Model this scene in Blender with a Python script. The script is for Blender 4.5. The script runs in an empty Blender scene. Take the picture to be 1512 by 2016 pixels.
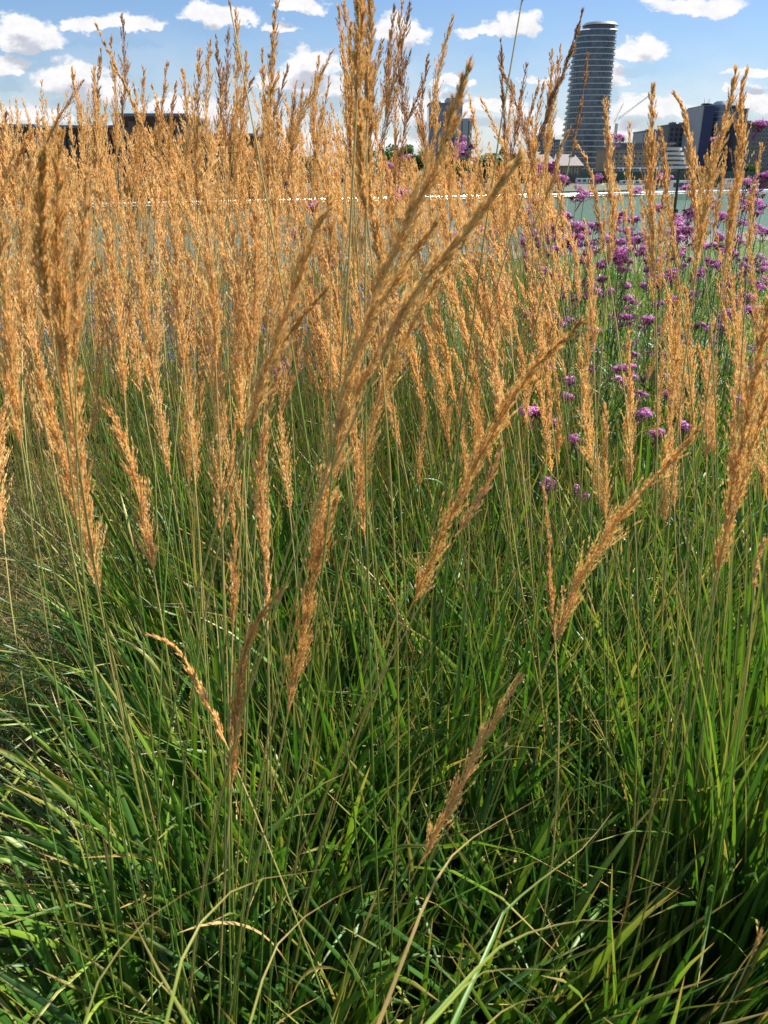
import bpy, math, random
import numpy as np
from mathutils import Vector, Matrix

R = math.radians
SC = bpy.context.scene
COL = SC.collection
rng = np.random.default_rng(7)
random.seed(7)

# ------------------------------------------------------------------ camera
F = 1568.0
PITCH = R(23.2)
CAM = np.array([0.0, 0.0, 1.6])
FWD = np.array([0, math.cos(PITCH), -math.sin(PITCH)])
UPV = np.array([0, math.sin(PITCH), math.cos(PITCH)])
RGT = np.array([1.0, 0, 0])
cd = bpy.data.cameras.new("camera")
cam = bpy.data.objects.new("camera", cd)
COL.objects.link(cam)
cam.location = CAM
cam.rotation_euler = (R(90) - PITCH, 0, 0)
cd.sensor_fit = 'VERTICAL'
cd.sensor_height = 36
cd.sensor_width = 27
cd.lens = F / 2016 * 36
cd.clip_start = 0.02
cd.clip_end = 12000
cd.dof.use_dof = True
cd.dof.focus_distance = 2.3
cd.dof.aperture_fstop = 15
SC.camera = cam

def P(px, py, d):
    """a point of the place seen at a pixel of the photo, d metres in front of the camera"""
    return CAM + d * (FWD + (px - 756) / F * RGT + (1008 - py) / F * UPV)
def dir_uv(px, py):
    v = FWD + (px - 756) / F * RGT + (1008 - py) / F * UPV
    return v[0] / v[1], v[2] / v[1]
def at_y(px, py, Y):
    """same, but on the vertical plane y = Y"""
    u, v = dir_uv(px, py)
    return np.array([u * Y, Y, CAM[2] + v * Y])

# ------------------------------------------------------------------ sun and sky
SUN_EL, SUN_AZ = R(55), R(60)      # azimuth from +Y towards +X
sd = bpy.data.lights.new("sun", 'SUN')
sun = bpy.data.objects.new("sun", sd)
COL.objects.link(sun)
sd.energy = 5.0
sd.angle = R(0.5)
sd.color = (1.0, 0.95, 0.87)
sv = Vector((math.sin(SUN_AZ) * math.cos(SUN_EL), math.cos(SUN_AZ) * math.cos(SUN_EL), math.sin(SUN_EL)))
sun.rotation_euler = sv.to_track_quat('Z', 'Y').to_euler()
sun.location = (3, -3, 20)

SC.view_settings.view_transform = 'Standard'
SC.view_settings.look = 'None'
SC.view_settings.exposure = 1.2
SC.view_settings.gamma = 1
try:
    SC.cycles.max_bounces = 8
    SC.cycles.diffuse_bounces = 4
    SC.cycles.glossy_bounces = 3
    SC.cycles.transmission_bounces = 5
    SC.cycles.transparent_max_bounces = 8
except Exception:
    pass

class NT:
    """tiny node-tree helper"""
    def __init__(s, t):
        s.t = t; s.n = t.nodes; s.l = t.links
    def new(s, typ, **kw):
        nd = s.n.new(typ)
        for k, v in kw.items():
            setattr(nd, k, v)
        return nd
    def put(s, sock, v):
        if isinstance(v, bpy.types.NodeSocket):
            s.l.new(v, sock)
        elif v is not None:
            sock.default_value = v
    def m(s, op, a, b=None, c=None, clamp=False):
        nd = s.new('ShaderNodeMath', operation=op); nd.use_clamp = clamp
        for i, v in enumerate((a, b, c)):
            if v is not None: s.put(nd.inputs[i], v)
        return nd.outputs[0]
    def vm(s, op, a, b=None, c=None, out=0):
        nd = s.new('ShaderNodeVectorMath', operation=op)
        for i, v in enumerate((a, b, c)):
            if v is not None: s.put(nd.inputs[i], v)
        return nd.outputs[out]
    def noise(s, vec, scale, detail=4, rough=0.55, out=0):
        nd = s.new('ShaderNodeTexNoise')
        if vec is not None: s.put(nd.inputs['Vector'], vec)
        nd.inputs['Scale'].default_value = scale
        nd.inputs['Detail'].default_value = detail
        nd.inputs['Roughness'].default_value = rough
        return nd.outputs[out]
    def ramp(s, fac, stops, interp='LINEAR'):
        nd = s.new('ShaderNodeValToRGB')
        cr = nd.color_ramp; cr.interpolation = interp
        while len(cr.elements) < len(stops): cr.elements.new(0.5)
        for e, (p, c) in zip(cr.elements, stops):
            e.position = p; e.color = (*c, 1)
        s.put(nd.inputs[0], fac)
        return nd.outputs[0]
    def mix(s, fac, a, b, blend='MIX'):
        nd = s.new('ShaderNodeMix', data_type='RGBA', blend_type=blend)
        s.put(nd.inputs['Factor'], fac)
        for sock, v in ((nd.inputs[6], a), (nd.inputs[7], b)):
            if isinstance(v, tuple): v = (*v[:3], 1)
            s.put(sock, v)
        return nd.outputs[2]
    def smooth(s, v, lo, hi):
        nd = s.new('ShaderNodeMapRange', interpolation_type='SMOOTHSTEP')
        s.put(nd.inputs[0], v)
        nd.inputs[1].default_value = lo; nd.inputs[2].default_value = hi
        return nd.outputs[0]

CLOUDS = [  # photo pixel centre and radii
    (50, 72, 82, 44), (62, 92, 62, 30), (15, 132, 48, 30), (150, 45, 52, 20), (225, 50, 96, 26), (270, 55, 48, 22), (150, 160, 90, 48),
    (190, 185, 80, 40), (425, 30, 66, 28), (455, 40, 60, 22), (590, 15, 56, 30), (548, 58, 40, 16),
    (610, 130, 70, 40), (570, 165, 80, 35), (660, 170, 60, 30), (770, 62, 55, 36), (800, 75, 55, 28), (890, 160, 44, 18),
    (985, 62, 88, 24), (1020, 52, 62, 30), (1272, 96, 52, 34), (1250, 108, 50, 24), (1375, 16, 108, 30),
    (1330, 10, 60, 16), (1485, 143, 66, 17), (1203, 160, 26, 34), (60, 235, 110, 34), (380, 215, 120, 30), (330, 260, 160, 30),
    (850, 225, 90, 50), (970, 215, 90, 28), (1280, 215, 95, 36), (1060, 160, 50, 9), (1395, 215, 60, 20),
    (1490, 205, 60, 34), (1450, 175, 30, 12), (1130, 255, 160, 30), (700, 285, 220, 26),
]
world = bpy.data.worlds.new("World")
SC.world = world
world.use_nodes = True
wt = NT(world.node_tree)
wt.n.clear()
grp = bpy.data.node_groups.new("cumulus_field", 'ShaderNodeTree')
grp.interface.new_socket("uv", in_out='INPUT', socket_type='NodeSocketVector')
grp.interface.new_socket("field", in_out='OUTPUT', socket_type='NodeSocketFloat')
g = NT(grp)
gi = g.new('NodeGroupInput'); go = g.new('NodeGroupOutput')
run = None
for (cx, cy, rx, ry) in CLOUDS:
    u0, v0 = dir_uv(cx, cy)
    ru = abs(dir_uv(cx + rx, cy)[0] - u0); rv = abs(dir_uv(cx, cy - ry)[1] - v0)
    sx, sy = 1 / ru, 1 / rv
    ru *= 0.88; rv *= 0.9; sx, sy = 1 / ru, 1 / rv
    p = g.vm('MULTIPLY_ADD', gi.outputs[0], (sx, sy, 0), (-u0 * sx, -v0 * sy, 0))
    q = g.vm('MULTIPLY', p, (1, 1.75, 0))
    p = g.vm('MINIMUM', p, q)
    ln = g.vm('LENGTH', p, out=1)
    run = ln if run is None else g.m('SMOOTH_MIN', run, ln, 0.25)
fld = g.m('SUBTRACT', 1.0, run)
g.l.new(fld, go.inputs[0])

tc = wt.new('ShaderNodeTexCoord')
sep = wt.new('ShaderNodeSeparateXYZ'); wt.l.new(tc.outputs['Generated'], sep.inputs[0])
yy = wt.m('MAXIMUM', sep.outputs[1], 0.02)
uu = wt.m('DIVIDE', sep.outputs[0], yy); vv = wt.m('DIVIDE', sep.outputs[2], yy)
cmb = wt.new('ShaderNodeCombineXYZ'); wt.l.new(uu, cmb.inputs[0]); wt.l.new(vv, cmb.inputs[1])
uv = cmb.outputs[0]
wv = wt.vm('MULTIPLY', uv, (1, 1.5, 1))
def warped(off):
    b = wt.vm('ADD', uv, (0, off, 0)) if off else uv
    wv2 = wt.vm('MULTIPLY', b, (1, 1.5, 1))
    n1 = wt.noise(wv2, 26, 8, 0.62, out=1)
    n1 = wt.vm('SUBTRACT', n1, (0.5, 0.5, 0.5))
    b = wt.vm('MULTIPLY_ADD', n1, (0.062, 0.04, 0), b)
    nd = wt.new('ShaderNodeGroup'); nd.node_tree = grp
    wt.l.new(b, nd.inputs[0])
    f = nd.outputs[0]
    n2 = wt.noise(wv2, 60, 6, 0.6)
    n2 = wt.m('MULTIPLY', wt.m('SUBTRACT', n2, 0.5), 0.9)
    return wt.m('ADD', f, n2)
f0 = warped(0)
f1 = warped(0.017)
front = wt.m('GREATER_THAN', sep.outputs[1], 0.05)
# loose clouds over the rest of the sky
gen = wt.vm('MULTIPLY', tc.outputs['Generated'], (1, 1, 2.6))
lo = wt.noise(gen, 3.2, 9, 0.58)
lom = wt.smooth(lo, 0.52, 0.64)
high = wt.smooth(sep.outputs[2], 0.24, 0.38)
side = wt.m('SUBTRACT', 1.0, wt.smooth(sep.outputs[1], 0.55, 0.75))
elsewhere = wt.m('MAXIMUM', high, side)
lom = wt.m('MULTIPLY', wt.m('MULTIPLY', lom, elsewhere), 0.8)
mask = wt.m('MULTIPLY', wt.smooth(f0, -0.20, 0.22), front)
mask = wt.m('MAXIMUM', mask, lom)
thick = wt.smooth(f1, 0.0, 0.6)
shade = wt.mix(wt.m('MULTIPLY', thick, 0.85), (0.97, 0.96, 0.97), (0.46, 0.50, 0.60))
det = wt.noise(wv, 45, 8, 0.65)
shade = wt.mix(wt.m('MULTIPLY', wt.smooth(det, 0.38, 0.68), 0.30), shade, (0.62, 0.65, 0.72))
sky = wt.new('ShaderNodeTexSky', sky_type='NISHITA')
sky.sun_disc = False
sky.sun_elevation = SUN_EL
sky.sun_rotation = SUN_AZ
sky.air_density = 1.2
sky.dust_density = 0.3
sky.ozone_density = 4.5
bg1 = wt.new('ShaderNodeBackground'); bg1.inputs[1].default_value = 0.05
wt.l.new(wt.mix(1.0, sky.outputs[0], (0.84, 0.93, 1.12), 'MULTIPLY'), bg1.inputs[0])
# thin white veil low over the horizon
veil = wt.m('SUBTRACT', 1.0, wt.smooth(vv, 0.0, 0.17))
veiln = wt.noise(wv, 9, 6, 0.6)
veil = wt.m('MULTIPLY', wt.m('MULTIPLY', veil, front), wt.smooth(veiln, 0.2, 0.75))
mask2 = wt.m('MAXIMUM', mask, wt.m('MULTIPLY', veil, 0.75))
bg2 = wt.new('ShaderNodeBackground'); bg2.inputs[1].default_value = 0.46
wt.l.new(shade, bg2.inputs[0])
mx = wt.new('ShaderNodeMixShader')
wt.l.new(mask2, mx.inputs[0]); wt.l.new(bg1.outputs[0], mx.inputs[1]); wt.l.new(bg2.outputs[0], mx.inputs[2])
wo = wt.new('ShaderNodeOutputWorld'); wt.l.new(mx.outputs[0], wo.inputs[0])

# ------------------------------------------------------------------ materials
def mat(name):
    m = bpy.data.materials.new(name); m.use_nodes = True
    t = NT(m.node_tree); t.n.clear()
    out = t.new('ShaderNodeOutputMaterial')
    return m, t, out
def attr(t, name):
    nd = t.new('ShaderNodeAttribute'); nd.attribute_name = name
    return nd.outputs['Fac']
def plain(name, col, rough=0.6, metal=0.0, nscale=None, namt=0.25, spec=0.5, bump=0):
    m, t, out = mat(name)
    b = t.new('ShaderNodeBsdfPrincipled')
    c = (*col, 1)
    if nscale:
        co = t.new('ShaderNodeTexCoord').outputs['Object']
        n = t.noise(co, nscale, 6, 0.6)
        c = t.mix(n, tuple(x * (1 - namt) for x in col), tuple(min(1, x * (1 + namt)) for x in col))
        if bump:
            bp = t.new('ShaderNodeBump'); bp.inputs['Strength'].default_value = bump
            t.l.new(n, bp.inputs['Height']); t.l.new(bp.outputs[0], b.inputs['Normal'])
    t.put(b.inputs['Base Color'], c)
    b.inputs['Roughness'].default_value = rough
    b.inputs['Metallic'].default_value = metal
    b.inputs['Specular IOR Level'].default_value = spec
    t.l.new(b.outputs[0], out.inputs[0])
    return m

def foliage(name, stops, tip=None, trans=0.35, tmul=(1.5, 1.6, 0.8), rough=0.42, spec=0.45, tipstart=0.8, objvar=0.0):
    """leafy two-sided surface; 'rnd' = one value per blade, 'along' = 0 base .. 1 tip"""
    m, t, out = mat(name)
    r = attr(t, 'rnd'); a = attr(t, 'along')
    if objvar:
        oi = t.new('ShaderNodeObjectInfo').outputs['Random']
        r = t.m('ADD', t.m('MULTIPLY', r, 1 - objvar), t.m('MULTIPLY', oi, objvar))
    c = t.ramp(r, stops)
    oc = t.new('ShaderNodeTexCoord').outputs['Object']
    c = t.mix(t.m('MULTIPLY', t.smooth(t.noise(oc, 38, 5, 0.7), 0.45, 0.75), 0.45), c, (1.3, 1.15, 0.8), 'MULTIPLY')
    c = t.mix(t.m('MULTIPLY', t.smooth(t.noise(oc, 150, 3, 0.7), 0.5, 0.8), 0.4), c, (0.6, 0.55, 0.5), 'MULTIPLY')
    if tip:
        f = t.smooth(t.m('ADD', a, t.m('MULTIPLY', r, 0.15)), tipstart, 1.1)
        c = t.mix(f, c, tip)
    b = t.new('ShaderNodeBsdfPrincipled')
    t.put(b.inputs['Base Color'], c)
    b.inputs['Roughness'].default_value = rough
    b.inputs['Specular IOR Level'].default_value = spec
    tr = t.new('ShaderNodeBsdfTranslucent')
    t.put(tr.inputs[0], t.mix(1.0, c, tmul, 'MULTIPLY'))
    ms = t.new('ShaderNodeMixShader'); ms.inputs[0].default_value = trans
    t.l.new(b.outputs[0], ms.inputs[1]); t.l.new(tr.outputs[0], ms.inputs[2])
    t.l.new(ms.outputs[0], out.inputs[0])
    return m

M = {}
M['leaf'] = foliage('reed_leaf', [(0.0, (0.022, 0.065, 0.012)), (0.35, (0.046, 0.125, 0.016)), (0.66, (0.095, 0.20, 0.022)),
                                  (0.86, (0.19, 0.29, 0.03)), (0.93, (0.42, 0.30, 0.11)), (1.0, (0.50, 0.36, 0.16))],
                    tip=(0.40, 0.28, 0.10), trans=0.27, tipstart=0.92, spec=0.5, rough=0.42)
M['straw'] = foliage('dry_blade', [(0.0, (0.05, 0.10, 0.025)), (0.3, (0.10, 0.13, 0.035)), (0.45, (0.26, 0.22, 0.08)), (0.7, (0.46, 0.35, 0.15)),
                                   (1.0, (0.58, 0.46, 0.22))], trans=0.25, tmul=(1.2, 1.1, 0.8), spec=0.3)
M['stem'] = foliage('grass_stem', [(0.0, (0.08, 0.17, 0.025)), (0.55, (0.15, 0.24, 0.035)), (0.8, (0.32, 0.31, 0.07)), (1.0, (0.42, 0.22, 0.08))],
                    tip=(0.50, 0.38, 0.13), tipstart=0.7, trans=0.2, tmul=(1.2, 1.2, 0.8), rough=0.4, objvar=0.7)
M['plume'] = foliage('seed_head', [(0.0, (0.50, 0.30, 0.115)), (0.35, (0.77, 0.485, 0.18)), (0.75, (0.88, 0.63, 0.285)), (1.0, (0.90, 0.69, 0.38))],
                     trans=0.42, tmul=(1.15, 1.08, 0.9), rough=0.5, spec=0.3, objvar=0.35)
M['plume_brown'] = foliage('brown_seed_head', [(0.0, (0.30, 0.15, 0.075)), (0.5, (0.52, 0.31, 0.145)), (1.0, (0.74, 0.52, 0.28))],
                     trans=0.35, tmul=(1.2, 1.0, 0.8), rough=0.5, spec=0.3, objvar=0.35)
M['v_stem'] = foliage('verbena_stem', [(0.0, (0.04, 0.10, 0.03)), (1.0, (0.09, 0.15, 0.05))], trans=0.05, rough=0.5)
M['v_flower'] = foliage('verbena_floret', [(0.0, (0.42, 0.09, 0.34)), (0.5, (0.62, 0.25, 0.55)), (1.0, (0.82, 0.54, 0.80))],
                        trans=0.35, tmul=(1.2, 0.9, 1.2), rough=0.6, spec=0.2)
M['v_calyx'] = foliage('verbena_calyx', [(0.0, (0.10, 0.025, 0.06)), (1.0, (0.22, 0.07, 0.14))], trans=0.1, rough=0.6)
M['lavender'] = foliage('lavender', [(0.0, (0.10, 0.17, 0.07)), (0.45, (0.14, 0.20, 0.09)), (0.5, (0.22, 0.17, 0.42)), (1.0, (0.42, 0.36, 0.68))],
                        trans=0.25, tmul=(1.1, 1.1, 1.1), rough=0.7)
M['tree'] = foliage('tree_leaves', [(0.0, (0.03, 0.065, 0.018)), (0.6, (0.055, 0.115, 0.028)), (1.0, (0.09, 0.16, 0.04))], trans=0.25, rough=0.6, spec=0.25)
M['bark'] = plain('bark', (0.11, 0.08, 0.055), 0.9, nscale=6)
M['steel'] = plain('rail_steel', (0.78, 0.77, 0.74), 0.28, 0.85, nscale=4, namt=0.06)
M['blackmetal'] = plain('black_paint', (0.02, 0.02, 0.022), 0.45)
M['concrete'] = plain('concrete', (0.36, 0.35, 0.33), 0.85, nscale=1.5)
M['white'] = plain('white_cladding', (0.62, 0.62, 0.60), 0.6, nscale=0.5, namt=0.1)
M['slab'] = plain('balcony_edge', (0.55, 0.55, 0.54), 0.55, nscale=0.3, namt=0.08)
M['navy'] = plain('navy_cladding', (0.012, 0.02, 0.085), 0.4, nscale=0.2, namt=0.15)
M['greyclad'] = plain('grey_cladding', (0.11, 0.115, 0.13), 0.6, nscale=0.2, namt=0.15)
M['palegrey'] = plain('pale_grey_cladding', (0.33, 0.34, 0.36), 0.6, nscale=0.2, namt=0.1)
M['roof'] = plain('slate_roof', (0.20, 0.18, 0.17), 0.8, nscale=0.8)
M['bridge'] = plain('bridge_green', (0.02, 0.06, 0.05), 0.5, nscale=0.5)
M['stone'] = plain('embankment_stone', (0.10, 0.09, 0.075), 0.9, nscale=0.6, namt=0.35)

def brick(name, c1, c2, mortar, scale=4.0):
    m, t, out = mat(name)
    co = t.new('ShaderNodeTexCoord').outputs['Object']
    sp = t.new('ShaderNodeSeparateXYZ'); t.l.new(co, sp.inputs[0])
    cb = t.new('ShaderNodeCombineXYZ')
    t.l.new(t.m('ADD', sp.outputs[0], sp.outputs[1]), cb.inputs[0]); t.l.new(sp.outputs[2], cb.inputs[1])
    bk = t.new('ShaderNodeTexBrick')
    t.l.new(cb.outputs[0], bk.inputs['Vector'])
    bk.inputs['Color1'].default_value = (*c1, 1); bk.inputs['Color2'].default_value = (*c2, 1)
    bk.inputs['Mortar'].default_value = (*mortar, 1); bk.inputs['Scale'].default_value = scale
    bk.inputs['Mortar Size'].default_value = 0.012
    n = t.noise(co, 0.35, 6, 0.6)
    c = t.mix(t.m('MULTIPLY', n, 0.6), bk.outputs[0], tuple(x * 0.5 for x in c1))
    b = t.new('ShaderNodeBsdfPrincipled'); t.put(b.inputs['Base Color'], c); b.inputs['Roughness'].default_value = 0.9
    t.l.new(b.outputs[0], out.inputs[0])
    return m
M['brick_dark'] = brick('dark_brick', (0.085, 0.055, 0.045), (0.12, 0.075, 0.055), (0.10, 0.09, 0.08))
M['brick_tan'] = brick('tan_brick', (0.36, 0.25, 0.17), (0.42, 0.30, 0.20), (0.4, 0.36, 0.3))
M['brick_brown'] = brick('brown_brick', (0.20, 0.13, 0.09), (0.26, 0.17, 0.12), (0.25, 0.22, 0.2))

def glass_dark(name, tint, rough=0.12, spec=0.7):
    m, t, out = mat(name)
    co = t.new('ShaderNodeTexCoord').outputs['Object']
    v = t.new('ShaderNodeTexVoronoi'); v.inputs['Scale'].default_value = 0.33
    t.l.new(co, v.inputs['Vector'])
    c = t.mix(t.m('MULTIPLY', v.outputs['Color'], 1.0), tuple(x * 0.3 for x in tint), tint)
    b = t.new('ShaderNodeBsdfPrincipled'); t.put(b.inputs['Base Color'], c)
    b.inputs['Roughness'].default_value = rough; b.inputs['Specular IOR Level'].default_value = spec
    t.l.new(b.outputs[0], out.inputs[0])
    return m
M['glazing'] = glass_dark('tower_glazing', (0.12, 0.17, 0.24))
M['pane'] = glass_dark('window_pane', (0.05, 0.06, 0.075))
M['balus'] = glass_dark('balcony_glass', (0.10, 0.13, 0.17), 0.2)

# railing glass: see-through with a green cast
m, t, out = mat('rail_glass')
tr = t.new('ShaderNodeBsdfTransparent'); tr.inputs[0].default_value = (0.86, 0.93, 0.89, 1)
gl = t.new('ShaderNodeBsdfGlossy'); gl.inputs[0].default_value = (0.9, 1, 0.96, 1); gl.inputs[1].default_value = 0.05
di = t.new('ShaderNodeBsdfDiffuse'); di.inputs[0].default_value = (0.64, 0.69, 0.65, 1)
lw = t.new('ShaderNodeLayerWeight'); lw.inputs[0].default_value = 0.35
m1 = t.new('ShaderNodeMixShader'); t.l.new(t.m('MULTIPLY', lw.outputs[0], 0.5), m1.inputs[0])
t.l.new(tr.outputs[0], m1.inputs[1]); t.l.new(gl.outputs[0], m1.inputs[2])
m2 = t.new('ShaderNodeMixShader'); m2.inputs[0].default_value = 0.22
t.l.new(m1.outputs[0], m2.inputs[1]); t.l.new(di.outputs[0], m2.inputs[2])
t.l.new(m2.outputs[0], out.inputs[0])
M['railglass'] = m

m, t, out = mat('river_water')
co = t.new('ShaderNodeTexCoord').outputs['Object']
b = t.new('ShaderNodeBsdfPrincipled')
n = t.noise(t.vm('MULTIPLY', co, (0.03, 0.25, 1)), 1.0, 7, 0.7)
t.put(b.inputs['Base Color'], t.mix(n, (0.15, 0.17, 0.13), (0.23, 0.25, 0.19)))
b.inputs['Roughness'].default_value = 0.22
bp = t.new('ShaderNodeBump'); bp.inputs['Strength'].default_value = 0.5; bp.inputs['Distance'].default_value = 0.4
t.l.new(t.noise(t.vm('MULTIPLY', co, (1, 1, 1)), 0.9, 5, 0.6), bp.inputs['Height']); t.l.new(bp.outputs[0], b.inputs['Normal'])
t.l.new(b.outputs[0], out.inputs[0])
M['water'] = m

m, t, out = mat('bed_soil')
co = t.new('ShaderNodeTexCoord').outputs['Object']
n = t.noise(co, 14, 8, 0.65)
b = t.new('ShaderNodeBsdfPrincipled')
t.put(b.inputs['Base Color'], t.ramp(n, [(0.3, (0.018, 0.014, 0.009)), (0.55, (0.04, 0.032, 0.018)), (0.8, (0.09, 0.075, 0.04))]))
b.inputs['Roughness'].default_value = 0.95
bp = t.new('ShaderNodeBump'); bp.inputs['Strength'].default_value = 0.8; bp.inputs['Distance'].default_value = 0.03
t.l.new(n, bp.inputs['Height']); t.l.new(bp.outputs[0], b.inputs['Normal'])
t.l.new(b.outputs[0], out.inputs[0])
M['soil'] = m
m, t, out = mat('lawn_ground')
co = t.new('ShaderNodeTexCoord').outputs['Object']
n = t.noise(co, 3, 10, 0.7)
b = t.new('ShaderNodeBsdfPrincipled')
t.put(b.inputs['Base Color'], t.ramp(n, [(0.3, (0.04, 0.075, 0.02)), (0.55, (0.08, 0.12, 0.03)), (0.8, (0.17, 0.18, 0.06))]))
b.inputs['Roughness'].default_value = 0.95
t.l.new(b.outputs[0], out.inputs[0])
M['lawn'] = m
M['paving'] = plain('paving', (0.14, 0.14, 0.10), 0.9, nscale=2.0)
M['far_ground'] = plain('far_ground', (0.09, 0.10, 0.06), 0.95, nscale=0.03, namt=0.4)

# ------------------------------------------------------------------ mesh helpers
def mesh_np(name, V, Fq, attrs=None, material=None, smooth=False):
    """V (n,3) array, Fq (m,4) quads; attrs = {name: per-vertex floats}"""
    V = np.asarray(V, dtype=np.float32); Fq = np.asarray(Fq, dtype=np.int32)
    me = bpy.data.meshes.new(name)
    k = Fq.shape[1]
    me.vertices.add(len(V)); me.vertices.foreach_set('co', V.ravel())
    me.loops.add(Fq.size); me.loops.foreach_set('vertex_index', Fq.ravel())
    me.polygons.add(len(Fq))
    me.polygons.foreach_set('loop_start', np.arange(0, Fq.size, k, dtype=np.int32))
    try:
        me.polygons.foreach_set('loop_total', np.full(len(Fq), k, dtype=np.int32))
    except Exception:
        pass
    me.update(calc_edges=True)
    if smooth:
        me.polygons.foreach_set('use_smooth', np.ones(len(Fq), dtype=bool))
    for an, av in (attrs or {}).items():
        a = me.attributes.new(an, 'FLOAT', 'POINT')
        a.data.foreach_set('value', np.asarray(av, dtype=np.float32))
    if material: me.materials.append(material)
    return me
def link(name, me, parent=None, loc=None):
    o = bpy.data.objects.new(name, me); COL.objects.link(o)
    if parent is not None: o.parent = parent
    if loc is not None: o.location = loc
    return o
def empty(name, loc=(0, 0, 0)):
    o = bpy.data.objects.new(name, None); COL.objects.link(o); o.location = loc
    o.empty_display_size = 0.1
    return o
def tag(o, label=None, cat=None, group=None, kind=None):
    if label: o['label'] = label
    if cat: o['category'] = cat
    if group: o['group'] = group
    if kind: o['kind'] = kind
    return o

def norm(a):
    return a / np.maximum(np.linalg.norm(a, axis=-1, keepdims=True), 1e-9)

def ribbons(paths, widths, side, rnd, fold=0.25):
    """paths (N,K,3), widths (N,K), side (N,K,3) -> folded leaf ribbons, 3 vertices across"""
    N, K, _ = paths.shape
    tan = norm(np.gradient(paths, axis=1))
    s = norm(side - tan * np.sum(side * tan, -1, keepdims=True))
    nrm = np.cross(s, tan)
    w = widths[..., None] * 0.5
    L = paths - s * w + nrm * w * fold * 2
    C = paths
    Rr = paths + s * w + nrm * w * fold * 2
    V = np.stack([L, C, Rr], axis=2).reshape(-1, 3)
    idx = np.arange(N * K * 3).reshape(N, K, 3)
    q1 = np.stack([idx[:, :-1, 0], idx[:, :-1, 1], idx[:, 1:, 1], idx[:, 1:, 0]], -1).reshape(-1, 4)
    q2 = np.stack([idx[:, :-1, 1], idx[:, :-1, 2], idx[:, 1:, 2], idx[:, 1:, 1]], -1).reshape(-1, 4)
    al = np.broadcast_to(np.linspace(0, 1, K)[None, :, None], (N, K, 3)).ravel()
    rn = np.broadcast_to(rnd[:, None, None], (N, K, 3)).ravel()
    return V, np.concatenate([q1, q2]), {'rnd': rn, 'along': al}

def blades(base, az, L, th0, th1, width, rnd, K=8, power=1.6, azdrift=0.25, twist=1.0):
    """arching grass blades from base points; th = angle from vertical at base / tip"""
    N = len(base)
    t = np.linspace(0, 1, K)[None, :]
    th = th0[:, None] + (th1 - th0)[:, None] * t ** power
    dr = rng.normal(0, azdrift, N)[:, None]
    a = az[:, None] + dr * t
    wob = rng.normal(0, 0.012, (N, K)).cumsum(1)
    ds = (L / (K - 1))[:, None]
    dx = np.sin(th) * np.cos(a + wob) * ds; dy = np.sin(th) * np.sin(a + wob) * ds; dz = np.cos(th) * ds
    p = np.stack([dx, dy, dz], -1).cumsum(1)
    p = p - p[:, :1] + base[:, None, :]
    tw = rng.normal(0, twist, N)[:, None] * t + rng.normal(0, 0.5, N)[:, None]
    side = np.stack([-np.sin(a + tw), np.cos(a + tw), 0.3 * np.sin(tw * 2)], -1)
    prof = np.minimum(1, 0.55 + 2.2 * t) * np.clip(1 - ((t - 0.45) / 0.55).clip(0) ** 1.8, 0.03, 1)
    return ribbons(p, width[:, None] * prof, side, rnd)

def merge(parts):
    Vs, Fs, A = [], [], {}
    off = 0
    for V, Fq, at in parts:
        Vs.append(V); Fs.append(Fq + off); off += len(V)
        for k, v in at.items(): A.setdefault(k, []).append(v)
    return np.concatenate(Vs), np.concatenate(Fs), {k: np.concatenate(v) for k, v in A.items()}

def spline(pts, n):
    """Catmull-Rom through pts, n samples about evenly spaced"""
    p = np.asarray(pts, float)
    if len(p) == 2: p = np.stack([p[0], (p[0] + p[1]) / 2, p[1]])
    q = np.vstack([2 * p[0] - p[1], p, 2 * p[-1] - p[-2]])
    out = []
    m = 12
    for i in range(1, len(q) - 2):
        a, b, c, d = q[i - 1], q[i], q[i + 1], q[i + 2]
        t = np.linspace(0, 1, m, endpoint=False)[:, None]
        out.append(0.5 * ((2 * b) + (-a + c) * t + (2 * a - 5 * b + 4 * c - d) * t ** 2 + (-a + 3 * b - 3 * c + d) * t ** 3))
    out.append(q[-2][None])
    s = np.concatenate(out)
    L = np.concatenate([[0], np.linalg.norm(np.diff(s, axis=0), axis=1).cumsum()])
    tt = np.linspace(0, L[-1], n)
    return np.stack([np.interp(tt, L, s[:, k]) for k in range(3)], 1), L[-1]

def tube(path, radii, sides=5, rnd=0.5, smooth=True):
    path = np.asarray(path, float); K = len(path)
    tan = norm(np.gradient(path, axis=0))
    ref = np.where(np.abs(tan[:, 2:3]) > 0.9, np.array([[0, 1.0, 0]]), np.array([[0, 0, 1.0]]))
    ref = np.broadcast_to(ref[0], tan.shape)
    a = norm(np.cross(tan, ref)); b = np.cross(tan, a)
    ang = np.linspace(0, 2 * math.pi, sides, endpoint=False)
    r = np.asarray(radii)[:, None, None]
    V = path[:, None, :] + r * (np.cos(ang)[None, :, None] * a[:, None, :] + np.sin(ang)[None, :, None] * b[:, None, :])
    idx = np.arange(K * sides).reshape(K, sides)
    nx = np.roll(idx, -1, axis=1)
    q = np.stack([idx[:-1], nx[:-1], nx[1:], idx[1:]], -1).reshape(-1, 4)
    al = np.repeat(np.linspace(0, 1, K), sides)
    return V.reshape(-1, 3), q, {'rnd': np.full(K * sides, rnd), 'along': al}

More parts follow.
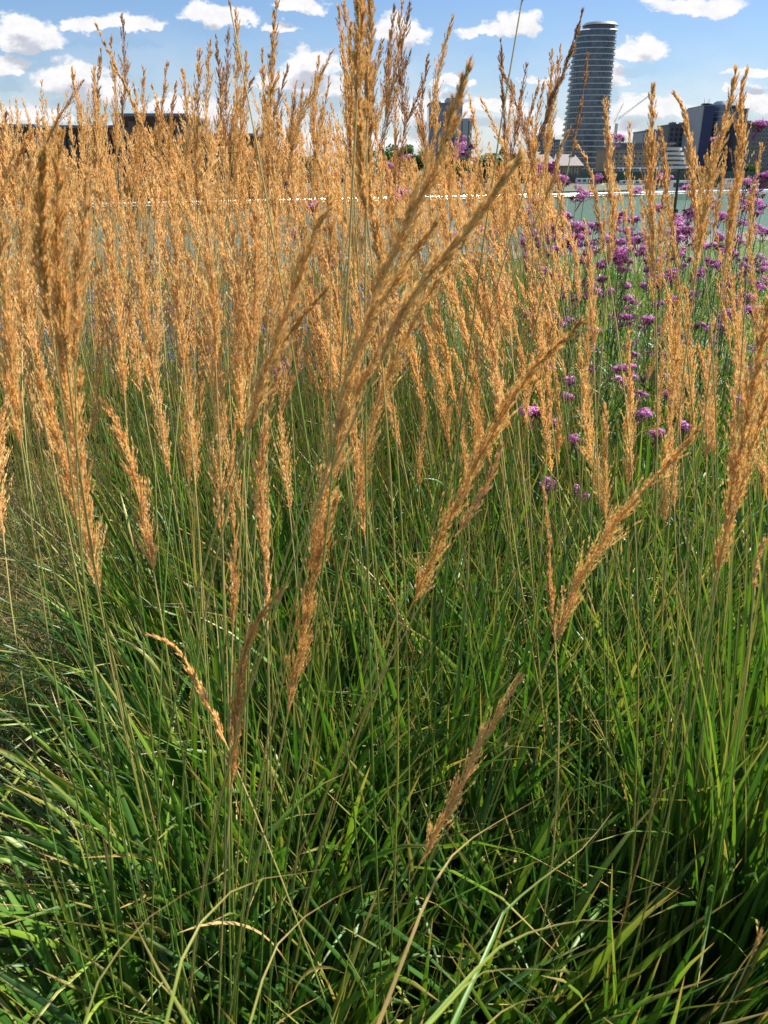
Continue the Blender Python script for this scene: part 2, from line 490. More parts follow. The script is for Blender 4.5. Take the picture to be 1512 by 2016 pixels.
# ------------------------------------------------------------------ reed-grass stalk
def plume_np(axis, L, rad=1.0, count=1500, dens_rnd=0.5, loose=0.0, size=1.0):
    """seed head: short ascending branches packed with spikelets around an axis (bottom -> tip)"""
    n = len(axis)
    tan = norm(np.gradient(axis, axis=0))
    def A(u):
        x = u * (n - 1); i = np.clip(x.astype(int), 0, n - 2); f = (x - i)[:, None]
        return axis[i] * (1 - f) + axis[i + 1] * f, norm(tan[i] * (1 - f) + tan[i + 1] * f)
    nodes = int(20 + L * 40)
    nodeu = (np.arange(nodes) + rng.uniform(-0.3, 0.3, nodes)) / nodes * 0.97
    nodeaz = rng.uniform(0, 2 * math.pi, nodes)
    per = 16
    nb = max(5, int(count * 1.7) // per)
    w = 1.15 - 0.55 * nodeu; w /= w.sum()
    k = rng.choice(nodes, nb, p=w)
    ub = np.clip(nodeu[k] + rng.normal(0, 0.004, nb), 0, 0.985)
    azb = nodeaz[k] + rng.normal(0, 1.1, nb)
    shape = np.interp(ub, [0, 0.08, 0.3, 0.6, 0.9, 1], [0.7, 1.0, 1.0, 0.72, 0.32, 0.16])
    lb = np.minimum(0.062, L * 0.22) * shape * rng.uniform(0.6, 1.15, nb) * rad
    lobe = 0.85 + 0.35 * rng.random(nodes)
    lb *= lobe[k]
    ang = np.radians(rng.uniform(3, 17, nb)) * (1 + loose * rng.random(nb)) * (0.75 + 0.5 * lobe[k])
    p0, T = A(ub)
    ref = np.array([0.3, 0.9, 0.2]); ref /= np.linalg.norm(ref)
    N1 = norm(np.cross(T, np.broadcast_to(ref, T.shape))); N2 = np.cross(T, N1)
    rd = np.cos(azb)[:, None] * N1 + np.sin(azb)[:, None] * N2
    bd = norm(T * np.cos(ang)[:, None] + rd * np.sin(ang)[:, None])
    s = rng.uniform(0.1, 1.0, (nb, per)) ** 0.85
    pos = p0[:, None, :] + bd[:, None, :] * (lb[:, None] * s)[..., None]
    pos = pos.reshape(-1, 3)
    # keep on the curved axis: shift by axis bending between ub and ub+s
    u2 = np.clip(ub[:, None] + s * (lb / L)[:, None] * 0.95, 0, 1).ravel()
    p2, T2 = A(u2)
    lin = (p0[:, None, :] + T[:, None, :] * (lb[:, None] * s * np.cos(ang)[:, None])[..., None]).reshape(-1, 3)
    pos = pos + (p2 - lin) * 0.85
    m = len(pos)
    rd2 = np.repeat(rd, per, axis=0)
    az = rng.normal(0, 0.9, m)
    bnm = np.cross(T2, rd2)
    rr = norm(rd2 * np.cos(az)[:, None] + bnm * np.sin(az)[:, None])
    al = np.radians(np.abs(rng.normal(9, 8, m))) * (1 + loose * 0.6)
    d = norm(T2 * np.cos(al)[:, None] + rr * np.sin(al)[:, None])
    ln = rng.uniform(0.0045, 0.0078, m) * size
    wd = rng.uniform(0.0010, 0.0018, m) * size
    thin = rng.random(m) < 0.22
    wd[thin] *= 0.35; ln[thin] *= 1.35
    sd_ = norm(np.cross(d, rng.normal(0, 1, (m, 3))))
    nn = np.cross(d, sd_)
    b = pos; tip = pos + d * ln[:, None]
    mid = pos + d * (ln * 0.4)[:, None] + nn * (wd * 0.35)[:, None]
    V = np.stack([b, mid - sd_ * wd[:, None] * 0.5, tip, mid + sd_ * wd[:, None] * 0.5], 1).reshape(-1, 3)
    q = np.arange(m * 4).reshape(m, 4)
    br = np.repeat(rng.random(nb), per)
    rn = np.clip(0.55 * rng.random(m) + 0.45 * br, 0, 1)
    rnv = np.repeat(rn, 4)
    return V, q, {'rnd': rnv, 'along': np.repeat(u2, 4)}

CLUMPS = []
def nearest_clump(x, y):
    best = min(CLUMPS, key=lambda c: (c[0] - x) ** 2 + (c[1] - y) ** 2)
    return best

def stalk_paths(pl, drop=None, pull=0.55):
    """pl: world points tip..bottom of the plume. Returns stem path (ground->plume base) and plume axis (base->tip)."""
    pl = np.asarray(pl, float)[::-1]          # base -> tip
    ax, L = spline(pl, 26)
    b = ax[0]; T = norm(ax[3] - ax[0])
    h = b[2]
    ext = b[:2] - T[:2] / max(T[2], 0.35) * h * 0.45
    c = nearest_clump(*ext)
    dv = np.array([c[0], c[1]]) - ext
    dist = np.linalg.norm(dv)
    if dist > 0.35: dv = dv / dist * 0.35
    g_ = ext + dv * pull + rng.normal(0, 0.03, 2)
    g0 = np.array([g_[0], g_[1], 0.0])
    # cubic hermite
    t = np.linspace(0, 1, 14)[:, None]
    m0 = np.array([(b[0] - g0[0]) * 0.3, (b[1] - g0[1]) * 0.3, h * 1.1]); m1 = T * h * 1.1
    st = (2 * t ** 3 - 3 * t ** 2 + 1) * g0 + (t ** 3 - 2 * t ** 2 + t) * m0 + (-2 * t ** 3 + 3 * t ** 2) * b + (t ** 3 - t ** 2) * m1
    return st, ax, L

def stalk_parts(st, ax, L, rad, count, size, loose, sr):
    V1 = tube(st, np.linspace(0.0017, 0.0009, len(st)) * sr, 4, rnd=float(rng.random()))
    rach = tube(ax, np.linspace(0.0009, 0.0003, len(ax)) * sr, 4, rnd=0.4)
    rach = (rach[0], rach[1], {'rnd': np.full(len(rach[0]), 0.15), 'along': rach[2]['along']})
    pl = plume_np(ax, L, rad, count, size=size, loose=loose)
    return V1, merge([rach, pl])

N_STALK = [0]
def make_stalk(pl, label, group=None, rad=1.0, count=1400, size=1.0, loose=0.0, brown=False, sr=1.0, leaf=False):
    rad *= 0.78 if group is None else 0.88
    st, ax, L = stalk_paths(pl)
    s, pm = stalk_parts(st, ax, L, rad, count, size, loose, sr)
    o = empty('reed_grass_stalk', st[0])
    tag(o, label, 'grass stalk', group)
    off = st[0]
    so = link('stem', mesh_np('stem', s[0] - off, s[1], s[2], M['stem'], True), o)
    ph = link('seed_head', mesh_np('seed_head', pm[0] - off, pm[1], pm[2], M['plume_brown' if brown else 'plume']), o)
    if leaf:
        i = int(rng.integers(3, 7))
        az = rng.uniform(0, 2 * math.pi, 1)
        lv = blades(np.array([st[i]]), az, rng.uniform(0.16, 0.36, 1), R(12) + rng.random(1) * 0.3, R(50) + rng.random(1), rng.uniform(0.004, 0.008, 1),
                    rng.uniform(0.55, 1, 1), K=9)
        link('leaf', mesh_np('leaf', lv[0] - off, lv[1], lv[2], M['leaf'], True), o)
    N_STALK[0] += 1
    return o
# ------------------------------------------------------------------ solid helpers
class MB:
    """collects solid shapes into one mesh"""
    def __init__(s): s.v = []; s.f = []; s.m = []
    def quad(s, a, b, c, d, mi=0):
        n = len(s.v); s.v += [tuple(a), tuple(b), tuple(c), tuple(d)]; s.f.append((n, n + 1, n + 2, n + 3)); s.m.append(mi)
    def box(s, x0, x1, y0, y1, z0, z1, mi=0):
        n = len(s.v)
        s.v += [(x0, y0, z0), (x1, y0, z0), (x1, y1, z0), (x0, y1, z0), (x0, y0, z1), (x1, y0, z1), (x1, y1, z1), (x0, y1, z1)]
        for f in ((0, 3, 2, 1), (4, 5, 6, 7), (0, 1, 5, 4), (1, 2, 6, 5), (2, 3, 7, 6), (3, 0, 4, 7)):
            s.f.append(tuple(n + i for i in f)); s.m.append(mi)
    def bar(s, p, q, r, mi=0, n=8):
        V, Q, _ = tube(np.array([p, q], float), [r, r], n)
        k = len(s.v); s.v += [tuple(x) for x in V]; s.f += [tuple(k + i for i in f) for f in Q]; s.m += [mi] * len(Q)
        s.f.append(tuple(k + i for i in range(n))); s.f.append(tuple(k + n + i for i in reversed(range(n)))); s.m += [mi, mi]
    def prism(s, ring0, ring1, mi=0, caps=True):
        n = len(ring0); k = len(s.v)
        s.v += [tuple(p) for p in ring0] + [tuple(p) for p in ring1]
        for i in range(n):
            j = (i + 1) % n; s.f.append((k + i, k + j, k + n + j, k + n + i)); s.m.append(mi)
        if caps:
            s.f.append(tuple(k + i for i in reversed(range(n)))); s.f.append(tuple(k + n + i for i in range(n))); s.m += [mi, mi]
    def build(s, name, mats, parent=None, loc=(0, 0, 0)):
        me = bpy.data.meshes.new(name)
        l = np.array(loc)
        me.from_pydata([tuple(np.array(v) - l) for v in s.v], [], s.f)
        if not isinstance(mats, (list, tuple)): mats = [mats]
        for m_ in mats: me.materials.append(m_)
        me.polygons.foreach_set('material_index', s.m)
        me.update()
        o = link(name, me, parent)
        if parent is None: o.location = loc
        return o

# ------------------------------------------------------------------ ground, water, banks
def rail_pt(px, py):
    u, v = dir_uv(px, py)
    Y = (CAM[2] - 1.12) / (-v)
    return np.array([u * Y, Y])
RA, RB = rail_pt(0, 407.5), rail_pt(1512, 375)
rd_ = (RB - RA) / np.linalg.norm(RB - RA)
rn_ = np.array([-rd_[1], rd_[0]])            # towards the river
def on_rail(s, off=0): return RA + rd_ * s + rn_ * off
LR = np.linalg.norm(RB - RA)

def poly(name, pts, z, material, z0=None):
    mb = MB()
    ring1 = [(p[0], p[1], z) for p in pts]
    if z0 is None:
        mb.v = ring1; mb.f = [tuple(range(len(pts)))]; mb.m = [0]
    else:
        mb.prism([(p[0], p[1], z0) for p in pts], ring1)
    o = mb.build(name, material); tag(o, kind='structure'); return o
qa, qb = on_rail(-22, 0.7), on_rail(LR + 60, 0.7)
poly('ground', [(qa[0], qa[1]), (qa[0], -60), (qb[0], -60), (qb[0], qb[1])], 0.0, M['lawn'], z0=-6.0)
pa, pb = on_rail(-21, 0.3), on_rail(LR + 50, 0.3)
pc, pd = on_rail(LR + 50, -1.1), on_rail(-21, -1.1)
poly('path', [pd, pc, pb, pa], 0.012, M['paving'])
poly('planting_bed', [(-4.5, -1.5), (5.2, -1.5), (5.6, 7.0), (1.0, 7.6), (-4.5, 6.4)], 0.008, M['soil'])
poly('river', [(-6000, -3000), (6000, -3000), (6000, 9000), (-6000, 9000)], -4.0, M['water'])
poly('far_ground', [(-9000, 312), (9000, 312), (9000, 9000), (-9000, 9000)], -0.6, M['far_ground'])
w_ = MB(); w_.box(-900, 900, 309.5, 312.0, -4.5, 0.2)
e_ = w_.build('embankment', M['stone']); tag(e_, 'long stone river wall along the far bank below the bridge', 'river wall')

# railing with glass panels
ro = empty('glass_railing', (RA[0], RA[1], 0))
tag(ro, 'riverside railing with steel handrail and clear greenish glass panels', 'railing')
o3 = np.array([RA[0], RA[1], 0])
def p3(s, z, off=0):
    q = on_rail(s, off); return np.array([q[0], q[1], z])
mb = MB(); mb.bar(p3(-12, 1.12) - o3, p3(LR + 14, 1.12) - o3, 0.034, n=12)
mb.build('handrail', M['steel'], ro)
NP = int((LR + 24) / 1.95)
step = (LR + 24) / NP
def obox(mb, s0, s1, t, z0, z1):
    a, b, c, d = on_rail(s0, -t), on_rail(s1, -t), on_rail(s1, t), on_rail(s0, t)
    r0 = [(q[0] - RA[0], q[1] - RA[1], z0) for q in (a, b, c, d)]; r1 = [(x, y, z1) for x, y, _ in r0]
    mb.prism(r0, r1)
for i in range(NP):
    s = -11 + i * step
    mb = MB(); obox(mb, s + 0.02, s + step - 0.02, 0.008, 0.10, 1.075); mb.build('glass_panel', M['railglass'], ro)
    if i % 2 == 0:
        mb = MB(); obox(mb, s - 0.012, s + 0.012, 0.03, 0.0, 1.09); mb.build('post', M['steel'], ro)
mb = MB(); obox(mb, -11, LR + 12.5, 0.05, 0.0, 0.09); mb.build('base_channel', M['steel'], ro)

# black post with an arm beside the railing
tp = at_y(1337, 334, 19.2); bp_ = at_y(1322, 470, 19.2)
po = empty('signal_post', (bp_[0], 19.2, 0)); tag(po, 'thin black leaning metal post with a short arm at its top by the railing', 'post')
b0 = np.array([bp_[0], 19.2, 0]); t1 = np.array([tp[0], 19.2, tp[2]])
mb = MB(); mb.bar((0, 0, 0), t1 - b0, 0.032); mb.build('pole', M['blackmetal'], po)
mb = MB(); q1_ = at_y(1376, 332, 19.2) - b0; mb.bar(t1 - b0, q1_, 0.03); mb.build('arm', M['blackmetal'], po)
mb = MB(); cxm = (t1 - b0) * 0.42; mb.box(cxm[0] - 0.06, cxm[0] + 0.06, -0.05, 0.05, cxm[2] - 0.12, cxm[2] + 0.12); mb.build('junction_box', M['blackmetal'], po)

# ------------------------------------------------------------------ buildings
def span(px0, px1, py, Y):
    return at_y(px0, py, Y)[0], at_y(px1, py, Y)[0]
def hz(py, Y, px=756): return at_y(px, py, Y)[2]

WIN = {}
def win_mesh(w, h, frame, pane):
    key = (round(w, 2), round(h, 2), frame, pane)
    if key not in WIN:
        mb = MB(); t_ = 0.12
        mb.box(-w / 2, w / 2, -0.10, -0.02, -h / 2, -h / 2 + t_); mb.box(-w / 2, w / 2, -0.10, -0.02, h / 2 - t_, h / 2)
        mb.box(-w / 2, -w / 2 + t_, -0.10, -0.02, -h / 2 + t_, h / 2 - t_); mb.box(w / 2 - t_, w / 2, -0.10, -0.02, -h / 2 + t_, h / 2 - t_)
        mb.box(-w / 2 + t_, w / 2 - t_, -0.06, -0.02, -h / 2 + t_, h / 2 - t_, 1)
        o = mb.build('window', [M[frame], M[pane]])
        WIN[key] = o.data
        bpy.data.objects.remove(o)
    return WIN[key]
def windows(root, x0, x1, y, z0, z1, cols, rows, w, h, frame='white', pane='pane', skip=0.0, loc=(0, 0, 0)):
    me = win_mesh(w, h, frame, pane)
    for i in range(cols):
        for j in range(rows):
            if random.random() < skip: continue
            x = x0 + (i + 0.5) * (x1 - x0) / cols; z = z0 + (j + 0.5) * (z1 - z0) / rows
            o = link('window', me, root, (x - loc[0], y - loc[1], z - loc[2]))
def block(name, label, px0, px1, pytop, Y, depth, material, roofmat='greyclad', cols=0, rows=0, w=1.4, h=1.6, base=-0.6, pybot=None, skip=0.0,
          frame='white', pane='pane', parapet=True, cat='building'):
    pm = (px0 + px1) / 2
    x0, x1 = span(px0, px1, pytop, Y); z1 = hz(pytop, Y, pm)
    loc = ((x0 + x1) / 2, Y, base)
    o = empty(name, loc); tag(o, label, cat)
    mb = MB(); mb.box(x0, x1, Y, Y + depth, base, z1); mb.build('wall', M[material], o, loc)
    if parapet:
        mb = MB(); e = (x1 - x0) * 0.01 + 0.15
        mb.box(x0 - e, x1 + e, Y - e, Y + depth + e, z1, z1 + max(0.4, Y * 0.0013)); mb.build('parapet', M[roofmat], o, loc)
    if cols and rows:
        windows(o, x0 + (x1 - x0) * 0.03, x1 - (x1 - x0) * 0.03, Y, base + 2, z1 - 0.8, cols, rows, w, h, frame, pane, skip, loc)
    return o, x0, x1, z1, loc

def ring(cx, cy, a, b, z, n=44, e=2.8, rot=0.0):
    r = []
    for i in range(n):
        t = 2 * math.pi * i / n
        x = a * math.copysign(abs(math.cos(t)) ** (2 / e), math.cos(t)); y = b * math.copysign(abs(math.sin(t)) ** (2 / e), math.sin(t))
        r.append((cx + x * math.cos(rot) - y * math.sin(rot), cy + x * math.sin(rot) + y * math.cos(rot), z))
    return r

# curved balcony tower
TY = 620.0
tx0, tx1 = span(1107, 1201, 330, TY)
tcx, ta = (tx0 + tx1) / 2, (tx1 - tx0) / 2
ztop = hz(60, TY + 8, 1165)
NF = 25
tloc = (tcx, TY + 14, -0.6)
tw = empty('tower', tloc); tag(tw, 'tall curved glass residential tower ringed by pale balcony bands', 'tower')
fh = (ztop + 0.6) / NF
gmesh_parts = 0
for k in range(NF):
    f = k / (NF - 1)
    z = -0.6 + k * fh
    sc = 1.0 - 0.16 * f
    cx = tcx + ta * (0.07 * f)
    a, b = ta * sc * 0.90, 13 * sc
    mb = MB(); mb.prism(ring(cx, TY + 14, a, b, z + 0.30, rot=0.0), ring(cx, TY + 14, a, b, z + fh, rot=0.0))
    # mullions make the bands read as panes
    rg = ring(cx, TY + 14, a * 1.004, b * 1.01, z, n=56)
    for i, (x, y, _) in enumerate(rg):
        if y < TY + 18 and (i + k) % 2 == 0:
            mb.box(x - 0.10, x + 0.10, y - 0.12, y + 0.12, z + 0.32, z + fh - 0.02, 1)
    mb.build('glazing_band', [M['glazing'], M['greyclad']], tw, tloc)
    sh = 0.012 * math.sin(k * 0.55 + 1.0)
    a2, b2 = ta * sc * (1.0 + 0.01 * (k % 2)), 13 * sc * 1.10
    mb = MB(); mb.prism(ring(cx + ta * sh, TY + 14, a2, b2, z - 0.18, e=2.5), ring(cx + ta * sh, TY + 14, a2, b2, z + 0.30, e=2.5)); mb.build('floor_slab', M['slab'], tw, tloc)
    # balcony balustrade
    mb = MB(); r1 = ring(cx + ta * sh, TY + 14, a2 * 0.985, b2 * 0.985, z + 0.30, e=2.5); r2 = ring(cx + ta * sh, TY + 14, a2 * 0.985, b2 * 0.985, z + 1.25, e=2.5)
    mb.prism(r1, r2, caps=False); mb.build('balustrade', M['balus'], tw, tloc)
zt = -0.6 + NF * fh
mb = MB(); mb.prism(ring(cx + ta * 0.06, TY + 14, ta * 0.80, 11.5, zt), ring(cx + ta * 0.08, TY + 14, ta * 0.76, 11, zt + 0.6)); mb.build('roof_slab', M['slab'], tw, tloc)
mb = MB(); mb.prism(ring(cx + ta * 0.10, TY + 14, ta * 0.66, 10, zt + 0.6, e=2.4), ring(cx + ta * 0.12, TY + 14, ta * 0.58, 9, zt + 4.3, e=2.4)); mb.build('roof_screen', M['greyclad'], tw, tloc)
mb = MB(); mb.prism(ring(cx + ta * 0.16, TY + 14, ta * 0.72, 11, zt + 3.4, e=2.2), ring(cx + ta * 0.14, TY + 14, ta * 0.62, 10, zt + 4.9, e=2.2)); mb.build('roof_canopy', M['palegrey'], tw, tloc)

# crane behind the tower
cY = 700.0
c0 = at_y(1208, 300, cY); c0[2] = -0.6
ct = at_y(1208, 243, cY); cj = at_y(1282, 186, cY); cbk = at_y(1198, 250, cY); ca = at_y(1228, 203, cY)
co_ = empty('crane', c0); tag(co_, 'slender pale luffing crane rising behind the right side of the tower', 'crane')
mb = MB(); mb.box(-1.0, 1.0, -1.0, 1.0, 0, ct[2] + 0.6); mb.build('mast', M['white'], co_)
def lat(p, q, r, n):
    mb = MB(); d = (q - p); up = np.array([0, 0, r * 1.6])
    mb.bar(p, q, 0.16, n=5); mb.bar(p + up, q + up * 0.3, 0.16, n=5)
    for i in range(n):
        a = p + d * i / n + (up * (1 - 0.7 * i / n) if i % 2 else 0); b = p + d * (i + 1) / n + (0 if i % 2 else up * (1 - 0.7 * (i + 1) / n)); mb.bar(a, b, 0.09, n=4)
    return mb
lat(ct - c0, cj - c0, 1.0, 16).build('jib', M['white'], co_)
mb = MB(); mb.bar(ct - c0, ca - c0, 0.2, n=5); mb.bar(ca - c0, cj - c0, 0.06, n=4); mb.bar(ca - c0, cbk - c0, 0.08, n=4); mb.build('a_frame', M['white'], co_)
mb = MB(); q = cbk - c0; mb.box(q[0] - 2.5, q[0] + 1.5, -1.5, 1.5, q[2] - 2.2, q[2] + 0.6); mb.build('counterweight', M['greyclad'], co_)

# block behind the plumes, left of centre (dark glazed part and pale part)
o, x0, x1, z1, loc = block('office_block', 'dark glazed block with pale concrete right wing, far behind the central plumes', 845, 911, 205, 520, 22, 'glazing', cols=7, rows=12, w=1.9, h=0.7, frame='palegrey', pane='glazing')
px0, px1 = span(880, 910, 192, 520)
mb = MB(); mb.box(px0, px1, 522, 540, z1, hz(192, 520, 880)); mb.build('plant_room', M['palegrey'], o, loc)
wx0, wx1 = span(897, 930, 233, 512)
mb = MB(); mb.box(wx0, wx1, 512, 519.9, -0.6, hz(233, 512, 912)); mb.build('pale_wing', M['palegrey'], o, loc)
for fx in (0.4, 0.8):
    mb = MB(); xx = wx0 + (wx1 - wx0) * fx; mb.box(xx - 0.35, xx + 0.35, 511.9, 512, 2, hz(238, 512, 912)); mb.build('window_strip', M['pane'], o, loc)

block('apartment_block', 'plain dark grey block rising behind the pitched roofs left of the tower', 1056, 1103, 277, 450, 18, 'greyclad', cols=5, rows=8)
o, x0, x1, z1, loc = block('apartment_block', 'low grey flat roofed block, partly behind the pitched roofs', 1062, 1082, 268, 460, 10, 'greyclad', cols=2, rows=8)

# pitched-roof brick houses left of the tower
def gabled(label, pxa, pxb, pyeave, pyridge, Y, depth, cols, rows):
    x0, x1 = span(pxa, pxb, pyeave, Y); ze = hz(pyeave, Y, (pxa + pxb) / 2); zr = hz(pyridge, Y, (pxa + pxb) / 2)
    loc = ((x0 + x1) / 2, Y, -0.6)
    o = empty('riverside_house', loc); tag(o, label, 'house')
    mb = MB(); mb.box(x0, x1, Y, Y + depth, -0.6, ze); mb.build('wall', M['brick_brown'], o, loc)
    e = 0.7; ym = Y + depth / 2; ins = (x1 - x0) * 0.16
    mb = MB()
    A, B, C, D = (x0 - e, Y - e, ze), (x1 + e, Y - e, ze), (x1 + e, Y + depth + e, ze), (x0 - e, Y + depth + e, ze)
    E, G = (x0 + ins, ym, zr), (x1 - ins, ym, zr)
    mb.quad(A, B, G, E); mb.quad(C, D, E, G)
    n = len(mb.v); mb.v += [A, D, E, B, C, G]; mb.f += [(n, n + 2, n + 1), (n + 3, n + 4, n + 5)]; mb.m += [0, 0]
    mb.quad(A, D, C, B)
    rf = mb.build('roof', M['roof'], o, loc)
    mb = MB(); cx = x0 + (x1 - x0) * 0.7; mb.box(cx, cx + 1.4, ym - 1.5, ym - 0.3, zr - 2.4, zr + 0.9); mb.build('chimney', M['brick_brown'], rf, loc)
    windows(o, x0 + 1, x1 - 1, Y, 0.2, ze - 0.5, cols, rows, 1.3, 1.5, loc=loc)
gabled('brown brick house with hipped slate roof, nearest the foot of the tower', 1090, 1146, 326, 303, 345, 14, 4, 3)
gabled('brown brick house with hipped slate roof, second one left of the tower', 1020, 1092, 320, 298, 335, 15, 6, 4)
gabled('brown brick house low behind the dark spikes of central plumes', 955, 1018, 330, 312, 350, 14, 4, 3)

# right: stepped brick block with rounded balconies
o, x0, x1, z1, loc = block('riverside_apartments', 'stepped tan brick apartment block with rounded white balconies right of the tower', 1197, 1318, 294, 400, 20, 'brick_tan', cols=12, rows=4, w=1.5, h=1.3)
sx0, sx1 = span(1222, 1322, 283, 402)
mb = MB(); mb.box(sx0, sx1, 403, 416, z1 + 0.5, hz(284, 403, 1270)); mb.build('upper_storey', M['glazing'], o, loc)
mb = MB(); mb.box(sx0 - 1, sx1 + 2, 402, 417, hz(284, 403, 1270), hz(281, 403, 1270)); mb.build('flat_roof', M['roof'], o, loc)
bx = at_y(1325, 320, 398)[0]
for j, py in enumerate((296, 305, 314, 323, 332)):
    zz = hz(py, 400, 1325)
    mb = MB(); rr = 5.0 + 1.1 * j
    mb.prism(ring(bx, 404, rr, 6, zz, n=24, e=2), ring(bx, 404, rr, 6, zz + 1.1, n=24, e=2)); mb.build('balcony', M['white'], o, loc)
mb = MB(); mb.prism(ring(bx, 405, 4.6, 5, -0.6, n=24, e=2), ring(bx, 405, 4.6, 5, hz(290, 400, 1325), n=24, e=2)); mb.build('stair_drum', M['brick_tan'], o, loc)

block('apartment_block', 'pale grey block with striped storeys, behind the stepped brick apartments', 1266, 1322, 260, 520, 20, 'palegrey', cols=6, rows=9, w=3.2, h=1.0)
o, x0, x1, z1, loc = block('apartment_block', 'broad dark grey block just left of the navy slab tower', 1318, 1386, 247, 480, 20, 'greyclad', cols=7, rows=9, w=1.6, h=1.7, frame='greyclad')
q0, q1 = span(1326, 1334, 241, 480); mb = MB(); mb.box(q0, q1, 482, 488, z1 + .5, hz(240, 480, 1330)); mb.build('plant_room', M['greyclad'], o, loc)
o, x0, x1, z1, loc = block('slab_tower', 'tall navy blue slab tower with grey left edge and glazed round bay', 1387, 1408, 209, 455, 24, 'navy')
q0, q1 = span(1383, 1387, 209, 455); mb = MB(); mb.box(q0, q1 - 0.01, 455.2, 479, -0.6, z1); mb.build('edge_wall', M['palegrey'], o, loc)
bcx = at_y(1420, 230, 462)[0]
zb = hz(206, 460, 1420)
mb = MB(); mb.prism(ring(bcx, 466, 5.2, 6.5, -0.6, n=28, e=2), ring(bcx, 466, 5.2, 6.5, zb, n=28, e=2)); bay = mb.build('glazed_bay', M['glazing'], o, loc)
for j in range(14):
    zz = 1 + (zb - 2) * j / 13
    mb = MB(); mb.prism(ring(bcx, 466, 5.45, 6.75, zz, n=28, e=2), ring(bcx, 466, 5.45, 6.75, zz + 0.3, n=28, e=2)); mb.build('floor_band', M['palegrey'], bay, loc)
mb = MB(); mb.prism(ring(bcx, 466, 5.0, 6.2, zb, n=28, e=2), ring(bcx, 466, 2.2, 3, zb + 1.9, n=28, e=2)); mb.build('dome', M['balus'], bay, loc)
o, x0, x1, z1, loc = block('apartment_tower', 'grey brick tower joined right of the navy slab, with glazed top', 1434, 1474, 216, 462, 22, 'greyclad', cols=5, rows=13, w=1.7, h=1.8, frame='palegrey')
q0, q1 = span(1442, 1462, 206, 464); mb = MB(); mb.box(q0, q1, 466, 480, z1 + 0.5, hz(207, 466, 1452)); mb.build('glazed_top', M['balus'], o, loc)
block('apartment_block', 'grey block with rows of square windows at the right edge', 1472, 1560, 243, 440, 20, 'greyclad', cols=9, rows=11, w=1.4, h=1.9, frame='palegrey')

def roof_clutter(o, x0, x1, y, z, loc, n=5):
    for i in range(n):
        x = random.uniform(x0, x1); w = random.uniform(0.6, 1.8); h = random.uniform(0.6, 1.6)
        mb = MB(); mb.box(x - w, x + w, y + 4, y + 6, z, z + h); mb.build('plant_unit', M['palegrey'], o, loc)
    for i in range(3):
        x = random.uniform(x0, x1); mb = MB(); mb.bar((x, y + 3, z), (x, y + 3, z + random.uniform(2, 4)), 0.09, n=5); mb.build('mast', M['greyclad'], o, loc)
for b_ in [q for q in COL.objects if q.type == 'EMPTY' and q.get('category') == 'building']:
    wl = [c for c in b_.children if c.name.split('.')[0] == 'wall']
    if wl:
        cs = [tuple(v.co) for v in wl[0].data.vertices]
        xs = [c[0] for c in cs]; zs = [c[2] for c in cs]
        l_ = b_.location
        roof_clutter(b_, l_.x + min(xs) * 0.8, l_.x + max(xs) * 0.8, l_.y, l_.z + max(zs) + 0.2, tuple(l_))

# green arch bridge
bY = 290.0
bx0, bx1 = at_y(1140, 350, bY)[0], at_y(1640, 350, bY)[0]
zd0, zd1 = hz(351, bY, 1300), hz(343, bY, 1300)
bo = empty('railway_bridge', ((bx0 + bx1) / 2, bY, -4)); bl = ((bx0 + bx1) / 2, bY, -4); tag(bo, 'dark green iron arch bridge crossing the river right of the tower', 'bridge')
mb = MB(); mb.box(bx0, bx1, bY, bY + 9, zd0, zd1); mb.build('deck', M['bridge'], bo, bl)
mb = MB(); mb.box(bx0, bx1, bY - 0.3, bY - 0.02, zd1 + 0.003, zd1 + 0.9)
mb.build('parapet', M['bridge'], bo, bl)
piers = [at_y(p, 350, bY)[0] for p in (1205, 1292, 1400, 1510, 1625)]
for i, xp in enumerate(piers):
    mb = MB(); mb.box(xp - 1.4, xp + 1.4, bY - 0.5, bY + 9.5, -4.5, zd0 - 0.01); mb.build('pier', M['stone'], bo, bl)
    if i < len(piers) - 1:
        xa, xb = xp + 1.42, piers[i + 1] - 1.42
        mb = MB(); n = 18; lo_ = []
        for k in range(n + 1):
            t = k / n; x = xa + (xb - xa) * t; z = zd0 - 0.35 - (zd0 + 2.4) * (2 * t - 1) ** 2
            lo_.append((x, z))
        for k in range(n):
            (xA, zA), (xB, zB) = lo_[k], lo_[k + 1]
            yy_, y9 = bY + 0.2, bY + 8.8
            mb.prism([(xA, yy_, zA), (xB, yy_, zB), (xB, y9, zB), (xA, y9, zA)], [(xA, yy_, zd0 - 0.01), (xB, yy_, zd0 - 0.01), (xB, y9, zd0 - 0.01), (xA, y9, zd0 - 0.01)])
        mb.build('arch_spandrel', M['bridge'], bo, bl)
# pale train on the bridge
t0, t1x = at_y(1196, 340, bY)[0], at_y(1330, 340, bY)[0]
tz0, tz1 = zd1 + 0.3, hz(330, bY, 1260)
n = 4; tl = ((t0 + t1x) / 2, bY + 3.5, tz0)
to = empty('train', tl); tag(to, 'pale grey train standing on the green arch bridge', 'train')
for k in range(n):
    a = t0 + (t1x - t0) * k / n + 0.15; b = t0 + (t1x - t0) * (k + 1) / n - 0.15
    mb = MB(); mb.box(a, b, bY + 2, bY + 4.8, tz0, tz1 - 0.15); mb.box(a + 0.2, b - 0.2, bY + 2.3, bY + 4.5, tz1 - 0.15, tz1)
    cr = mb.build('carriage', M['white'], to, tl)
    for j in range(5):
        xx = a + (b - a) * (j + 0.5) / 5
        mb = MB(); mb.box(xx - 0.42, xx + 0.42, bY + 1.96, bY + 2.0, tz0 + 0.8, tz0 + 1.35); mb.build('window', M['pane'], cr, tl)

